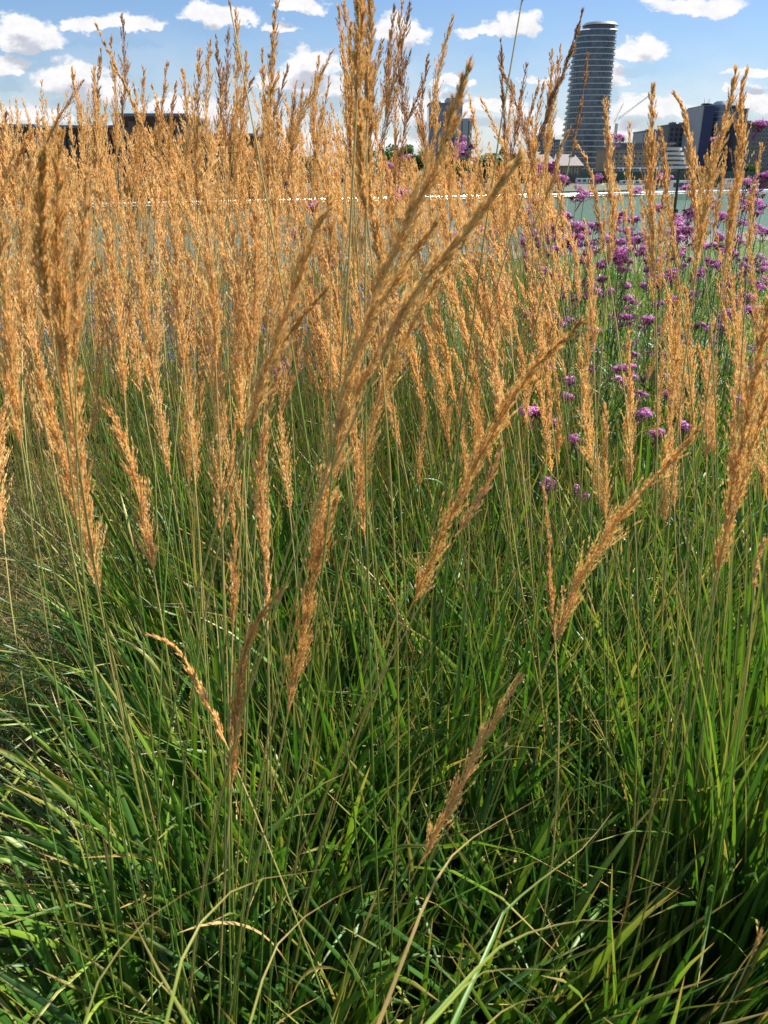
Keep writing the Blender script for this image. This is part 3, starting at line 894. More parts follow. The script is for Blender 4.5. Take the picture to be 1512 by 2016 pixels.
# boats moored below the far bank
def boat(label, px, py, Y, L, hullmat, cab):
    q = at_y(px, py, Y); x = q[0]; z = -4.0
    o = empty('moored_boat', (x, Y, z)); tag(o, label, 'boat', None)
    mb = MB()
    top = [(-L / 2, -1.4, 1.5), (L * 0.3, -1.6, 1.5), (L / 2, 0, 1.9), (L * 0.3, 1.6, 1.5), (-L / 2, 1.4, 1.5)]
    bot = [(-L * 0.46, -1.0, -0.2), (L * 0.25, -1.1, -0.2), (L * 0.40, 0, -0.2), (L * 0.25, 1.1, -0.2), (-L * 0.46, 1.0, -0.2)]
    mb.prism(bot, top); mb.build('hull', M[hullmat], o)
    mb = MB(); mb.box(-L * 0.35, L * 0.18, -1.1, 1.1, 1.51, 1.5 + cab); cb_ = mb.build('cabin', M['white'], o)
    for j in range(4):
        xx = -L * 0.29 + j * L * 0.13
        mb = MB(); mb.box(xx - 0.5, xx + 0.5, -1.13, -1.1, 1.5 + cab * 0.4, 1.5 + cab * 0.8); mb.build('window', M['pane'], cb_)
boat('white cabin boat moored under the pitched roof houses left of the tower base', 1160, 372, 285, 13, 'white', 1.8)
boat('white houseboat moored behind the black post', 1352, 360, 180, 9, 'white', 2.2)
boat('dark hulled boat moored below the first bridge arch', 1255, 368, 270, 16, 'greyclad', 1.3)
boat('white boat moored at the far right under the bridge', 1455, 368, 270, 13, 'white', 1.8)

# dark brick riverside blocks at left
def arch_block(label, pxa, pxb, pytop, Y, arches, depth=16, mat_='brick_dark', cornice=True):
    x0, x1 = span(pxa, pxb, pytop, Y); z1 = hz(pytop, Y, (pxa + pxb) / 2)
    loc = ((x0 + x1) / 2, Y, -4.5)
    o = empty('brick_warehouse', loc); tag(o, label, 'building')
    mb = MB(); mb.box(x0, x1, Y + 0.6, Y + depth, -4.5, z1)
    # piers and storey bands proud of the wall leave recessed bays
    mb.build('wall', M['brick_dark'], o, loc)
    n = arches
    for i in range(n + 1):
        x = x0 + (x1 - x0) * i / n
        mb = MB(); mb.box(x - 0.45, x + 0.45, Y, Y + 0.597, -4.5, z1 - 0.6); mb.build('brick_pier', M[mat_], o, loc)
    if cornice:
        mb = MB(); mb.box(x0 - 0.6, x1 + 0.6, Y - 0.35, Y + depth + 0.3, z1, z1 + 0.35); mb.build('cornice', M['greyclad'], o, loc)
    for i in range(n):
        xa = x0 + (x1 - x0) * i / n + 0.5; xb = x0 + (x1 - x0) * (i + 1) / n - 0.5
        for (za, zb_) in ((z1 - 4.2, z1 - 1.3), (z1 - 8.6, z1 - 5.4)):
            mb = MB(); m_ = (xa + xb) / 2; hw = (xb - xa) * 0.36
            pts = [(m_ - hw, za), (m_ + hw, za)] + [(m_ + hw * math.cos(t), zb_ - hw * 0.8 + hw * 0.8 * math.sin(t)) for t in np.linspace(0, math.pi, 9)]
            mb.prism([(x, Y + 0.5, z) for x, z in pts][::-1], [(x, Y + 0.58, z) for x, z in pts][::-1]); wn = mb.build('window', M['pane'], o, loc)
            mb = MB(); mb.box(m_ - 0.05, m_ + 0.05, Y + 0.44, Y + 0.49, za, zb_ - 0.05); mb.box(m_ - hw, m_ - 0.051, Y + 0.44, Y + 0.49, (za + zb_) / 2 - 0.05, (za + zb_) / 2 + 0.05)
            mb.box(m_ + 0.051, m_ + hw, Y + 0.44, Y + 0.49, (za + zb_) / 2 - 0.05, (za + zb_) / 2 + 0.05); mb.build('glazing_bar', M['greyclad'], wn, loc)
arch_block('low dark brick warehouse with flat cornice at the left edge', -70, 62, 250, 122, 5)
arch_block('dark brick warehouse with arched windows behind the left plumes, lower one', 119, 231, 252, 124, 5)
arch_block('tallest dark brick warehouse with arched windows behind the left plumes', 232, 356, 229, 121, 5)
arch_block('long dark brick warehouse stepping down behind the plumes left of centre', 357, 500, 268, 126, 6)
arch_block('small dark brick warehouse beside the trees near the centre', 501, 560, 308, 135, 3)

# trees on the far bank
def tree_mesh(seed, H, Wd, nclump, nleaf):
    r = np.random.default_rng(seed)
    cc = r.normal(0, 1, (nclump, 3)); cc = norm(cc) * (r.random((nclump, 1)) ** 0.45)
    cc[:, 2] = cc[:, 2] * 0.36 * H + 0.62 * H; cc[:, :2] *= Wd / 2
    cr = r.uniform(0.12, 0.24, nclump) * Wd * 0.6
    k = r.integers(0, nclump, nleaf)
    d = norm(r.normal(0, 1, (nleaf, 3))) * (r.random((nleaf, 1)) ** 0.4)
    p = cc[k] + d * cr[k][:, None] * np.array([1, 1, 0.75])
    a = norm(r.normal(0, 1, (nleaf, 3))); b = norm(np.cross(a, r.normal(0, 1, (nleaf, 3))))
    s = r.uniform(0.14, 0.34, nleaf)[:, None] * H / 9
    V = np.stack([p - a * s, p - b * s * 0.6, p + a * s, p + b * s * 0.6], 1).reshape(-1, 3)
    rn = np.repeat(np.clip(0.5 * r.random(nclump)[k] + 0.5 * r.random(nleaf), 0, 1), 4)
    crown = mesh_np('crown', V, np.arange(nleaf * 4).reshape(-1, 4), {'rnd': rn, 'along': rn * 0}, M['tree'])
    parts = [tube(np.array([(0, 0, 0), (0.1, 0, H * 0.3), (0, 0.1, H * 0.7)]), [0.035 * H, 0.025 * H, 0.01 * H], 7)]
    for i in range(6):
        q = cc[r.integers(0, nclump)]
        parts.append(tube(np.array([(0, 0, H * (0.25 + 0.05 * i)), (q[0] * 0.5, q[1] * 0.5, H * 0.45), q]), [0.014 * H, 0.01 * H, 0.004 * H], 5))
    v, f, at_ = merge(parts)
    trunk = mesh_np('trunk', v, f, None, M['bark'], True)
    return crown, trunk
TM = [tree_mesh(s, 9, w, 26, 3800) for s, w in ((1, 8), (2, 9.5), (3, 7))]
for i, (px, ptop, Y, lab) in enumerate([
    (534, 292, 190, 'round dark green tree behind the thick central plume column'),
    (610, 305, 230, 'far green tree left of the central plume column'),
    (688, 288, 210, 'tall green tree behind the central plume column'),
    (745, 296, 225, 'far green tree just right of the central plume column'),
    (800, 282, 215, 'broad far tree between the centre plumes and the office block'),
    (850, 290, 220, 'far tree standing in front of the dark glazed block'),
    (905, 296, 205, 'dark tree in front of the pale wing of the office block'),
    (950, 300, 215, 'dark tree just right of the office block'),
    (995, 288, 230, 'tree with thin top left of the pitched roof houses'),
    (1035, 300, 300, 'tree beside the second pitched roof house'),
    (1485, 322, 300, 'small tree at the right end of the bridge')]):
    crown, trunk = TM[i % 3]
    q = at_y(px, ptop, Y); base = -0.6 if Y > 300 else -2.5
    o = empty('tree', (q[0], Y, base)); tag(o, lab, 'tree', 'trees on the far bank')
    s = (q[2] - base) / 9.0; o.scale = (s * 1.15, s * 1.15, s); o.rotation_euler = (0, 0, i * 1.3)
    link('crown', crown, o); link('trunk', trunk, o)
# land below those trees
poly('far_bank', [(-130, 137), (-20, 150), (60, 200), (95, 312), (-400, 312), (-400, 120)], -2.5, M['far_ground'], z0=-4.6)

# ------------------------------------------------------------------ grass
CL = [(-0.28, 0.72), (0.05, 0.88), (0.42, 0.92), (0.72, 1.25), (-0.24, 1.22), (0.0, 1.42), (0.38, 1.55), (1.05, 1.75), (-0.48, 1.95), (-0.1, 2.0),
      (0.3, 2.15), (0.75, 2.1), (1.4, 2.4), (-0.95, 2.5), (-0.45, 2.6), (0.1, 2.75), (0.6, 2.8), (1.1, 2.95), (1.75, 3.0), (-1.4, 2.9),
      (-0.9, 3.3), (-0.3, 3.3), (0.3, 3.5), (-1.8, 3.5), (-1.3, 3.9), (-0.6, 4.0), (0.0, 4.2), (0.8, 3.7), (-2.2, 4.2), (-1.7, 4.7), (1.5, 3.8), (2.2, 3.6)]
CLUMPS[:] = CL
def clump_leaves(n, cx, cy, rad, Lm, wm, K=9, straw=0.045, up=1.0, h0=5, h1=26):
    r = rad * np.sqrt(rng.random(n)); a = rng.uniform(0, 2 * math.pi, n)
    base = np.stack([cx + r * np.cos(a), cy + r * np.sin(a), np.zeros(n)], 1)
    az = a + rng.normal(0, 0.45, n)
    L = Lm * rng.uniform(0.6, 1.15, n)
    th0 = R(2) + np.radians(rng.uniform(h0, h1, n)) * (0.25 + r / rad) * 0.8
    th1 = th0 + np.radians(np.abs(rng.normal(17, 18, n))) + R(60) * (rng.random(n) < 0.12)
    w = wm * rng.uniform(0.4, 1.2, n)
    rnd = rng.random(n) * 0.9
    s = rng.random(n) < straw; rnd[s] = rng.uniform(0.91, 1.0, s.sum()); w[s] *= 0.7
    return blades(base, az, L, th0, th1, w, rnd, K=K, power=2.0)
near, far = [], []
for (cx, cy) in CL:
    d = cy
    if (cx, cy) in ((-1.4, 2.9), (-1.8, 3.5), (-0.95, 2.5), (-1.3, 3.9)): continue
    if d < 1.6: near.append(clump_leaves(560, cx, cy, 0.18, 0.66 if d < 1 else 0.80, 0.0165))
    elif d < 2.4: near.append(clump_leaves(430, cx, cy, 0.20, 0.82, 0.0155, K=8))
    else: far.append(clump_leaves(300, cx, cy, 0.20, 0.76, 0.0145, K=7))
# broad leaves fanning out low to the left of the front tuft
def fan(n, cx, cy, a0, aw, L0, w0, t0, t1, r0=0.0, r1=0.88, bend=1.0):
    base = np.stack([cx + rng.normal(0, 0.07, n), cy + rng.normal(0, 0.07, n), np.zeros(n)], 1)
    th0 = np.radians(rng.uniform(t0, t1, n)); rnd = rng.uniform(r0, r1, n)
    return blades(base, rng.normal(a0, aw, n), L0 * rng.uniform(0.7, 1.15, n), th0, th0 + np.radians(rng.uniform(8, 40, n) * bend), w0 * rng.uniform(0.7, 1.2, n), rnd, K=10, power=1.8, twist=0.6)
near.append(fan(190, -0.2, 0.72, math.pi, 0.55, 0.74, 0.017, 22, 62))
near.append(fan(150, -0.3, 1.15, math.pi * 0.95, 0.6, 0.74, 0.016, 20, 60))
near.append(fan(120, -0.5, 1.9, math.pi * 1.05, 0.6, 0.8, 0.012, 20, 60))
near.append(fan(90, 0.62, 0.95, 0.5, 0.8, 0.70, 0.016, 4, 22))
near.append(fan(90, 0.2, 1.0, 1.2, 0.9, 0.70, 0.016, 4, 24))
near.append(fan(160, 0.55, 1.5, 1.5, 1.2, 0.85, 0.012, 3, 24))
near.append(fan(110, 0.62, 1.05, 1.2, 1.6, 0.98, 0.0125, 1, 10, 0.5, 0.9, 0.5))
near.append(fan(70, 0.85, 1.35, 1.2, 1.6, 1.0, 0.012, 1, 10, 0.45, 0.9, 0.5))
near.append(fan(60, 0.15, 1.25, 1.2, 2.0, 0.95, 0.011, 1, 9, 0.3, 0.88, 0.5))
near.append(fan(60, -0.25, 1.1, 1.2, 2.0, 0.85, 0.011, 1, 12, 0.3, 0.88, 0.5))
for _ in range(16):
    near.append(fan(60, rng.uniform(-2.0, -0.75), rng.uniform(0.9, 3.4), 0, 3.0, 0.42, 0.006, 5, 55, 0.2, 0.9))
# filler foliage between clumps
def scatter(n, x0, x1, y0, y1, Lm, wm, K=7, straw=0.15, lean=40, fn=None, power=1.6, bend=40, lo=0.0):
    x = rng.uniform(x0, x1, n); y = rng.uniform(y0, y1, n)
    if fn is not None:
        k = fn(x, y); x, y = x[k], y[k]; n = len(x)
    base = np.stack([x, y, np.zeros(n)], 1)
    az = rng.uniform(0, 2 * math.pi, n)
    rnd = lo + rng.random(n) * (0.9 - lo); s = rng.random(n) < straw; rnd[s] = rng.uniform(0.91, 1, s.sum())
    th0 = np.radians(rng.uniform(0, lean, n))
    return blades(base, az, Lm * rng.uniform(0.4, 1.1, n), th0, th0 + np.radians(np.abs(rng.normal(bend, 30, n))), wm * rng.uniform(0.5, 1.2, n), rnd, K=K, power=power)
near.append(scatter(260, -0.3, 1.6, 0.9, 2.4, 0.5, 0.010))
far.append(scatter(4200, -2.6, 4.2, 2.2, 6.0, 0.5, 0.011, K=6, straw=0.15, lean=40, fn=lambda x, y: (x > -0.2 * y) | (y > 4.4)))
far.append(scatter(14000, -6, 9, 5.8, 12.5, 0.62, 0.012, K=5, straw=0.1, lean=35))
far.append(scatter(3600, 0.6, 4.6, 2.6, 6.6, 0.5, 0.006, K=6, straw=0.25, lean=60))
V, Q, A = merge(near)
tag(link('reed_grass_leaves', mesh_np('reed_grass_leaves', V, Q, A, M['leaf'], True)), 'long arching green grass leaves filling the front of the bed', 'grass', kind='stuff')
V, Q, A = merge(far)
tag(link('bed_grass', mesh_np('bed_grass', V, Q, A, M['leaf'], True)), 'tangled green leaves of the grass bed further back', 'grass', kind='stuff')
# dry thatch at the left and between the clumps
dry = [scatter(26000, -3.0, -0.35, 0.2, 4.4, 0.36, 0.0030, K=6, straw=0.0, lean=75, bend=60, fn=lambda x, y: x < -0.42 - 0.12 * np.maximum(0, y - 1)),
       scatter(3500, -3.0, -0.5, 0.2, 4.4, 0.5, 0.0022, K=6, straw=0.0, lean=50, bend=50, fn=lambda x, y: x < -0.45),
       scatter(800, -0.6, 2.6, 1.2, 4.2, 0.5, 0.0022, K=7, straw=0.0, lean=65, bend=60),
       scatter(1600, 1.0, 3.0, 1.5, 3.2, 0.45, 0.0024, K=7, straw=0.0, lean=70, bend=60)]
V, Q, A = merge(dry)
tag(link('dry_grass', mesh_np('dry_grass', V, Q, A, M['straw'], True)), 'matted dry straw coloured grass thatch beside and between the tufts', 'grass', kind='stuff')
# lawn between bed and path
lw_ = merge([scatter(16000, -9, 16, 5.5, 22, 0.16, 0.007, K=4, straw=0.1, lean=50, fn=lambda x, y: (np.stack([x - RA[0], y - RA[1]], 1) @ rn_) < -1.2),
             scatter(9000, -8, 15, 6.5, 22, 0.55, 0.012, K=5, straw=0.06, lean=35, fn=lambda x, y: ((np.stack([x - RA[0], y - RA[1]], 1) @ rn_) < -1.3) & ((np.stack([x - RA[0], y - RA[1]], 1) @ rn_) > -4.5))])
tag(link('lawn_grass', mesh_np('lawn_grass', lw_[0], lw_[1], lw_[2], M['leaf'], True)), 'rough lawn between the bed and the railing', 'grass', kind='stuff')

# lavender haze of blue-violet spikes behind the left plumes
def lavender():
    parts = []
    for _ in range(1500):
        x = rng.uniform(-3.6, 0.2); y = rng.uniform(4.6, 7.0)
        h = rng.uniform(0.5, 0.95); ln_ = rng.normal(0, 0.12, 2)
        p = np.array([(x, y, 0), (x + ln_[0] * .5, y + ln_[1] * .5, h * .55), (x + ln_[0], y + ln_[1], h)])
        t_ = tube(p, [0.0014, 0.0012, 0.001], 3, rnd=float(rng.uniform(0, .4))); parts.append(t_)
        m_ = 26; tt = rng.uniform(0.6, 1, m_)
        c = p[1] + (p[2] - p[1]) * ((tt - 0.5) / 0.5)[:, None]; c = c + rng.normal(0, 0.006, (m_, 3))
        a = norm(rng.normal(0, 1, (m_, 3))) * 0.007; b = norm(rng.normal(0, 1, (m_, 3))) * 0.005
        V = np.stack([c - a, c - b, c + a, c + b], 1).reshape(-1, 3)
        parts.append((V, np.arange(m_ * 4).reshape(-1, 4), {'rnd': np.repeat(rng.uniform(0.52, 1, m_), 4), 'along': np.zeros(m_ * 4)}))
    return merge(parts)
V, Q, A = lavender()
tag(link('lavender', mesh_np('lavender', V, Q, A, M['lavender'])), 'hazy blue violet lavender spikes behind the left mass of plumes', 'lavender', kind='stuff')

# single traced leaves of the foreground
def hero_leaf(label, pts, d, w, rnd, group=None):
    w3 = np.array([P(x, y, dd) for (x, y), dd in zip(pts, np.linspace(d[0], d[1], len(pts)))])
    # root it in the ground below its first point
    b = w3[0]; dv = b - w3[1]; hv = dv[:2] / max(np.linalg.norm(dv), 1e-6) * b[2] * 0.5
    g0 = np.array([b[0] + hv[0], max(b[1] + hv[1], 0.45), 0.0])
    ctl = b + dv / max(np.linalg.norm(dv), 1e-6) * b[2] * 0.5
    root = [(1 - q) ** 2 * g0 + 2 * q * (1 - q) * ctl + q * q * b for q in (0, 0.35, 0.7)]
    path, L = spline(np.vstack([root, w3]), 40)
    t = np.linspace(0, 1, 40)
    prof = w * np.clip(1 - ((t - 0.4) / 0.6).clip(0) ** 1.7, 0.04, 1)
    tan = norm(np.gradient(path, axis=0)); view = norm(path - CAM)
    side = norm(np.cross(tan, view) + 0.5 * np.cross(tan, np.array([0, 0, 1.0])))
    V, Q, A = ribbons(path[None], prof[None], side[None], np.array([rnd]))
    o = link('grass_leaf', mesh_np('grass_leaf', V - g0, Q, A, M['leaf'], True), None, g0); tag(o, label, 'grass leaf', group)
GL = 'single long leaves arching over the front of the bed'
hero_leaf('slim green leaf arching right with pale tip in the bottom left', [(168, 2010), (200, 1930), (255, 1845), (335, 1775), (435, 1730)], (0.63, 0.69), 0.006, 0.7, GL)
hero_leaf('yellow green leaf arching over to a thin brown tip, bottom left of centre', [(330, 2005), (368, 1870), (410, 1800), (480, 1740), (560, 1725), (645, 1710)], (0.61, 0.75), 0.007, 0.8, GL)
hero_leaf('curved yellow green leaf reaching right at the bottom centre', [(500, 1990), (540, 1870), (620, 1790), (718, 1740)], (0.64, 0.74), 0.006, 0.82, GL)
hero_leaf('broad green leaf bowing right to a brown hair tip, bottom right of centre', [(880, 1975), (945, 1905), (1000, 1855), (1075, 1828), (1150, 1812), (1265, 1820)], (0.64, 0.79), 0.009, 0.78, GL)
hero_leaf('nearly level pale leaf tip below the bowed brown tipped leaf', [(900, 1960), (945, 1918), (1000, 1908), (1080, 1910), (1158, 1915)], (0.63, 0.75), 0.006, 0.85, GL)
hero_leaf('short curved leaf with brown tip at the very bottom right of centre', [(965, 2014), (1010, 1980), (1055, 1965), (1118, 1960)], (0.61, 0.69), 0.006, 0.87, GL)
hero_leaf('wide dark green leaf slanting up right, lower right of centre', [(970, 1850), (1000, 1790), (1075, 1725), (1150, 1668), (1206, 1598)], (0.80, 0.95), 0.008, 0.6, GL)
hero_leaf('slanting leaf with dry straw tip above the slanting dark green leaf', [(790, 1900), (850, 1750), (900, 1675), (970, 1625), (1072, 1566)], (0.74, 0.86), 0.007, 0.93, GL)
hero_leaf('yellow edged leaf running down from the upper left of the lower left tuft', [(370, 2014), (300, 1890), (255, 1800), (230, 1765)], (0.66, 0.81), 0.009, 0.84, GL)

# ------------------------------------------------------------------ verbena
def flower_mesh(seed):
    r = np.random.default_rng(seed)
    nl = r.integers(2, 5)
    parts = []
    for i in range(nl):
        c = np.array([r.normal(0, 0.011), r.normal(0, 0.011), r.uniform(-0.004, 0.008)])
        rad = r.uniform(0.009, 0.014)
        parts.append(tube(np.array([(0, 0, -0.035), c - (0, 0, 0.012), c]), [0.001, 0.001, 0.003], 4, rnd=0.1))
        m_ = 60
        d = norm(r.normal(0, 1, (m_, 3))); d[:, 2] = np.abs(d[:, 2]) * 1.0 - 0.15; d = norm(d)
        p = c + d * rad * r.uniform(0.8, 1.15, (m_, 1))
        for rot in (0, 1.05, 2.1):
            a = norm(np.cross(d, r.normal(0, 1, (m_, 3)))); b = np.cross(d, a)
            a2 = a * math.cos(rot) + b * math.sin(rot); b2 = np.cross(d, a2)
            s = 0.0030
            V = np.stack([p - a2 * s, p - b2 * s * 0.45 + d * 0.0006, p + a2 * s, p + b2 * s * 0.45 + d * 0.0006], 1).reshape(-1, 3)
            parts.append((V, np.arange(m_ * 4).reshape(-1, 4), {'rnd': np.repeat(r.uniform(0, 1, m_) * 0.8 + 0.2 * (d[:, 2] > 0.3), 4), 'along': np.ones(m_ * 4)}))
    fl = merge(parts)
    parts = []
    # dark calyx tufts under the florets
    m_ = 110; d = norm(r.normal(0, 1, (m_, 3))); d[:, 2] = -np.abs(d[:, 2]) * 0.8 + 0.35; d = norm(d)
    p = np.array([0, 0, 0.0]) + d * np.array([0.013, 0.013, 0.012])
    a = d * 0.006; b = norm(np.cross(d, r.normal(0, 1, (m_, 3)))) * 0.0015
    V = np.stack([p - a, p - b, p + a, p + b], 1).reshape(-1, 3)
    cx_ = (V, np.arange(m_ * 4).reshape(-1, 4), {'rnd': np.repeat(r.random(m_), 4), 'along': np.zeros(m_ * 4)})
    return (mesh_np('flower_head', *fl, M['v_flower']), mesh_np('calyx', *cx_, M['v_calyx']))
FM = [flower_mesh(100 + i) for i in range(7)]
HEADS = [(1220, 273), (1490, 247), (1416, 277), (1501, 350), (1100, 350), (1053, 348), (1058, 363), (1151, 378), (1135, 390), (1058, 397), (1090, 427),
  (1096, 445), (1170, 447), (1140, 447), (1248, 433), (1301, 410), (1358, 413), (1425, 427), (1466, 363), (1465, 390), (1496, 383), (1501, 407), (1345, 447),
  (1308, 350), (1221, 477), (1240, 490), (1098, 490), (1175, 495), (1341, 467), (1058, 467), (1085, 328), (1141, 514), (1181, 524), (1221, 511), (1108, 547),
  (1158, 557), (1091, 584), (1190, 577), (1268, 561), (1361, 584), (1465, 587), (1464, 541), (1291, 601), (1338, 617), (1331, 634), (1098, 641), (1061, 661),
  (1338, 661), (1351, 677), (1248, 697), (1278, 697), (1318, 699), (1485, 684), (1085, 721), (1221, 726), (1235, 752), (1121, 751), (1405, 674), (1121, 781),
  (1253, 776), (1323, 782), (1091, 831), (1258, 814), (1295, 854), (1348, 842), (1145, 869), (1141, 971), (1075, 956), (1051, 811), (1275, 631), (1238, 591),
  (1458, 787), (921, 297), (904, 275), (781, 382), (734, 383), (771, 353), (767, 328), (951, 370), (925, 360), (964, 457), (887, 470), (577, 373), (611, 380),
  (587, 467), (614, 410), (792, 312), (651, 521), (660, 505), (987, 571), (984, 597), (541, 726), (554, 761), (1230, 470), (1258, 500), (1208, 488), (1355, 455),
  (1330, 440), (1372, 490), (1085, 470), (1115, 478), (1444, 470), (1488, 450), (1280, 470), (1400, 520), (1320, 535), (1433, 620), (1385, 640), (1500, 560)]
hs = []
for (px, py) in HEADS:
    v = dir_uv(px, py)[1]
    if py < 330: Y = rng.uniform(2.6, 3.0)
    else: Y = min(rng.uniform(3.0, 4.6), (1.6 - rng.uniform(0.75, 1.0)) / (-v))
    if py < 460: Y = rng.uniform(3.0, 4.4)
    hs.append(at_y(px, py, max(Y, 2.2)))
for _ in range(180):
    px, py = rng.uniform(1030, 1512), rng.triangular(350, 470, 840)
    hs.append(at_y(px, py, rng.uniform(3.6, 5.2) * 0.95))
hs = [h for h in hs if h[2] > 0.35]
left_ = list(range(len(hs)))
vcount = 0
while left_:
    i = left_.pop(0)
    near_ = sorted(left_, key=lambda j: np.linalg.norm((hs[j] - hs[i]) * np.array([1, 0.8, 0.5])))[:3]
    near_ = [j for j in near_ if np.linalg.norm(hs[j][:2] - hs[i][:2]) < 0.42]
    for j in near_: left_.remove(j)
    grp_ = [hs[i]] + [hs[j] for j in near_]
    top = max(grp_, key=lambda h: h[2]); zmin = min(h[2] for h in grp_)
    bx_, by_ = np.mean([h[0] for h in grp_]) + rng.normal(0, 0.05), np.mean([h[1] for h in grp_]) + rng.normal(0, 0.05)
    g0 = np.array([bx_, by_, 0.0])
    o = empty('verbena_plant', g0)
    lx = 'right of the tower' if top[0] / top[1] > 0.30 else ('below the tower' if top[0] / top[1] > 0.17 else ('among the centre plumes' if top[0] / top[1] > -0.02 else 'among plumes left of centre'))
    if i == 0: lab, gp = 'tallest purple verbena on a thin curved stem, against the brick block right of the tower', None
    elif i == 1: lab, gp = 'large bright purple verbena head at the right edge against the grey block', None
    else: lab, gp = 'wiry green verbena stems with small purple flower clusters ' + lx, 'purple verbena plants ' + lx
    tag(o, lab, 'verbena', gp)
    fork = g0 + (top - g0) * (0.45 if len(grp_) > 1 else 0.6)
    fork[2] = min(fork[2], zmin * 0.75)
    path, _ = spline(np.array([g0, (g0 + fork) / 2 + (0.02, 0, 0), fork, (fork + top) / 2 + rng.normal(0, 0.012, 3), top]) - g0, 16)
    v_ = tube(path, np.linspace(0.0026, 0.0012, 16), 5, rnd=float(rng.random()))
    link('stem', mesh_np('stem', *v_, M['v_stem'], True), o)
    for h in grp_:
        if h is not top:
            f2 = path[int(rng.integers(7, 11))] + g0
            dd = h - f2
            pth, _ = spline(np.array([f2, f2 + dd * 0.45 + np.array([0, 0, -0.02]) + np.array([dd[0], dd[1], 0]) * 0.12, h]) - g0, 9)
            v_ = tube(pth, np.linspace(0.0016, 0.001, 9), 4, rnd=float(rng.random()))
            link('stem', mesh_np('stem', *v_, M['v_stem'], True), o)
        fm, cm = FM[int(rng.integers(0, 7))]
        fo = link('flower_head', fm, o, tuple(h - g0 + np.array([0, 0, 0.0])))
        s = rng.uniform(1.15, 1.8) * (1.1 if h[1] < 3.1 else 1.0) * (0.7 if h[2] < 0.95 else 1.0)
        if i < 2: s = 1.6
        fo.scale = (s, s, s * 0.85); fo.rotation_euler = (rng.normal(0, 0.3), rng.normal(0, 0.3), rng.uniform(0, 6.28))
        link('calyx', cm, fo)
    # a few toothed leaves low on the stem
    nl = 7
    lv = blades(np.array([path[int(k)] + g0 for k in rng.integers(2, 9, nl)]), rng.uniform(0, 6.28, nl), rng.uniform(0.04, 0.10, nl), rng.uniform(0.6, 1.0, nl), rng.uniform(1.0, 1.9, nl),
                rng.uniform(0.008, 0.016, nl), rng.uniform(0.2, 0.8, nl), K=6)
    link('leaves', mesh_np('leaves', lv[0] - g0, lv[1], lv[2], M['leaf'], True), o)
    vcount += 1

# ------------------------------------------------------------------ traced stalks
def T(pts, d, label, group=None, **kw):
    if not isinstance(d, tuple): d = (d, d)
    w = [P(x, y, dd) for (x, y), dd in zip(pts, np.linspace(d[0], d[1], len(pts)))]
    return make_stalk(w, label, group, **kw)
HK = dict(count=2300, sr=1.0, size=0.9)
T([(930, 110), (885, 250), (845, 355), (790, 460), (745, 570), (715, 650)], (0.62, 0.68), 'longest plume slanting right, its soft tip against the sky beside the glazed block', **HK)
T([(872, 420), (800, 520), (735, 620), (690, 740), (655, 870)], (0.70, 0.78), 'thick tan plume slanting right through the centre, behind the longest plume', **HK)
T([(905, 480), (850, 570), (790, 690), (740, 810), (695, 1010)], (0.85, 0.95), 'tan plume leaning right just below the blurred diagonal plume', leaf=True, **HK)
T([(1032, 300), (955, 405), (870, 510), (800, 610), (745, 720)], (0.55, 0.62), 'soft blurred diagonal plume whose tip points at the pitched roof houses', **HK)
T([(790, 600), (720, 740), (670, 880), (635, 1010), (605, 1130)], (0.75, 0.84), 'dense tan plume in the central diagonal line, middle one', **HK)
T([(668, 960), (635, 1070), (610, 1180), (590, 1290), (566, 1408)], (0.80, 0.88), 'orange tan plume at the low end of the central diagonal line', leaf=True, **HK)
T([(1160, 622), (1060, 715), (990, 820), (930, 930), (865, 1070), (810, 1192)], (0.66, 0.84), 'long tan plume slanting right above the green leaves, centre right', leaf=True, **HK)
T([(990, 870), (960, 950), (925, 1010), (900, 1055)], 1.15, 'short pale plume half behind the long slanting plume, centre right', rad=1.1, count=1300)
T([(1388, 835), (1300, 930), (1205, 1040), (1150, 1130), (1092, 1266)], (0.78, 0.92), 'tan plume slanting right with its foot meeting a thin upright plume', **HK)
T([(1070, 950), (1078, 1050), (1085, 1160), (1093, 1262)], (0.98, 0.95), 'thin upright reddish plume meeting the foot of a slanting one', rad=0.55, count=900)
T([(1029, 1325), (970, 1420), (910, 1540), (868, 1620), (824, 1706)], (0.86, 0.96), 'lowest lone plume slanting right over dark green leaves', rad=0.95, count=1900)
T([(287, 1245), (350, 1280), (395, 1360), (425, 1420), (445, 1465)], (0.95, 0.92), 'drooping plume bent over to the left, low at left', rad=0.6, count=1100)
T([(565, 1150), (510, 1215), (480, 1300), (465, 1420), (455, 1548)], (0.80, 0.86), 'brown plume with feathery curved tip, low left of centre', rad=0.78, leaf=True, **HK)
T([(662, 385), (615, 470), (565, 610), (520, 740), (485, 860)], (0.72, 0.80), 'long blurred plume slanting right, left of centre', **HK)
T([(650, 560), (590, 630), (535, 710), (500, 800)], (0.80, 0.84), 'slim plume curving right beneath the long blurred plume left of centre', rad=0.7, count=1500)
T([(552, 715), (525, 820), (515, 950), (521, 1112)], (0.88, 0.92), 'upright tan plume with loose foot, left of centre', rad=0.85, **HK)
T([(600, 640), (585, 720), (560, 800)], 1.5, 'short tan plume right of the slim curving plume', count=900)
T([(462, 820), (455, 930), (462, 1080), (458, 1240)], (1.0, 1.0), 'narrow upright plume above the brown feathery one', rad=0.6, count=1300)
T([(530, 1000), (525, 1100), (527, 1240)], (1.05, 1.0), 'narrow plume behind the foot of the upright tan plume', rad=0.6, count=900)
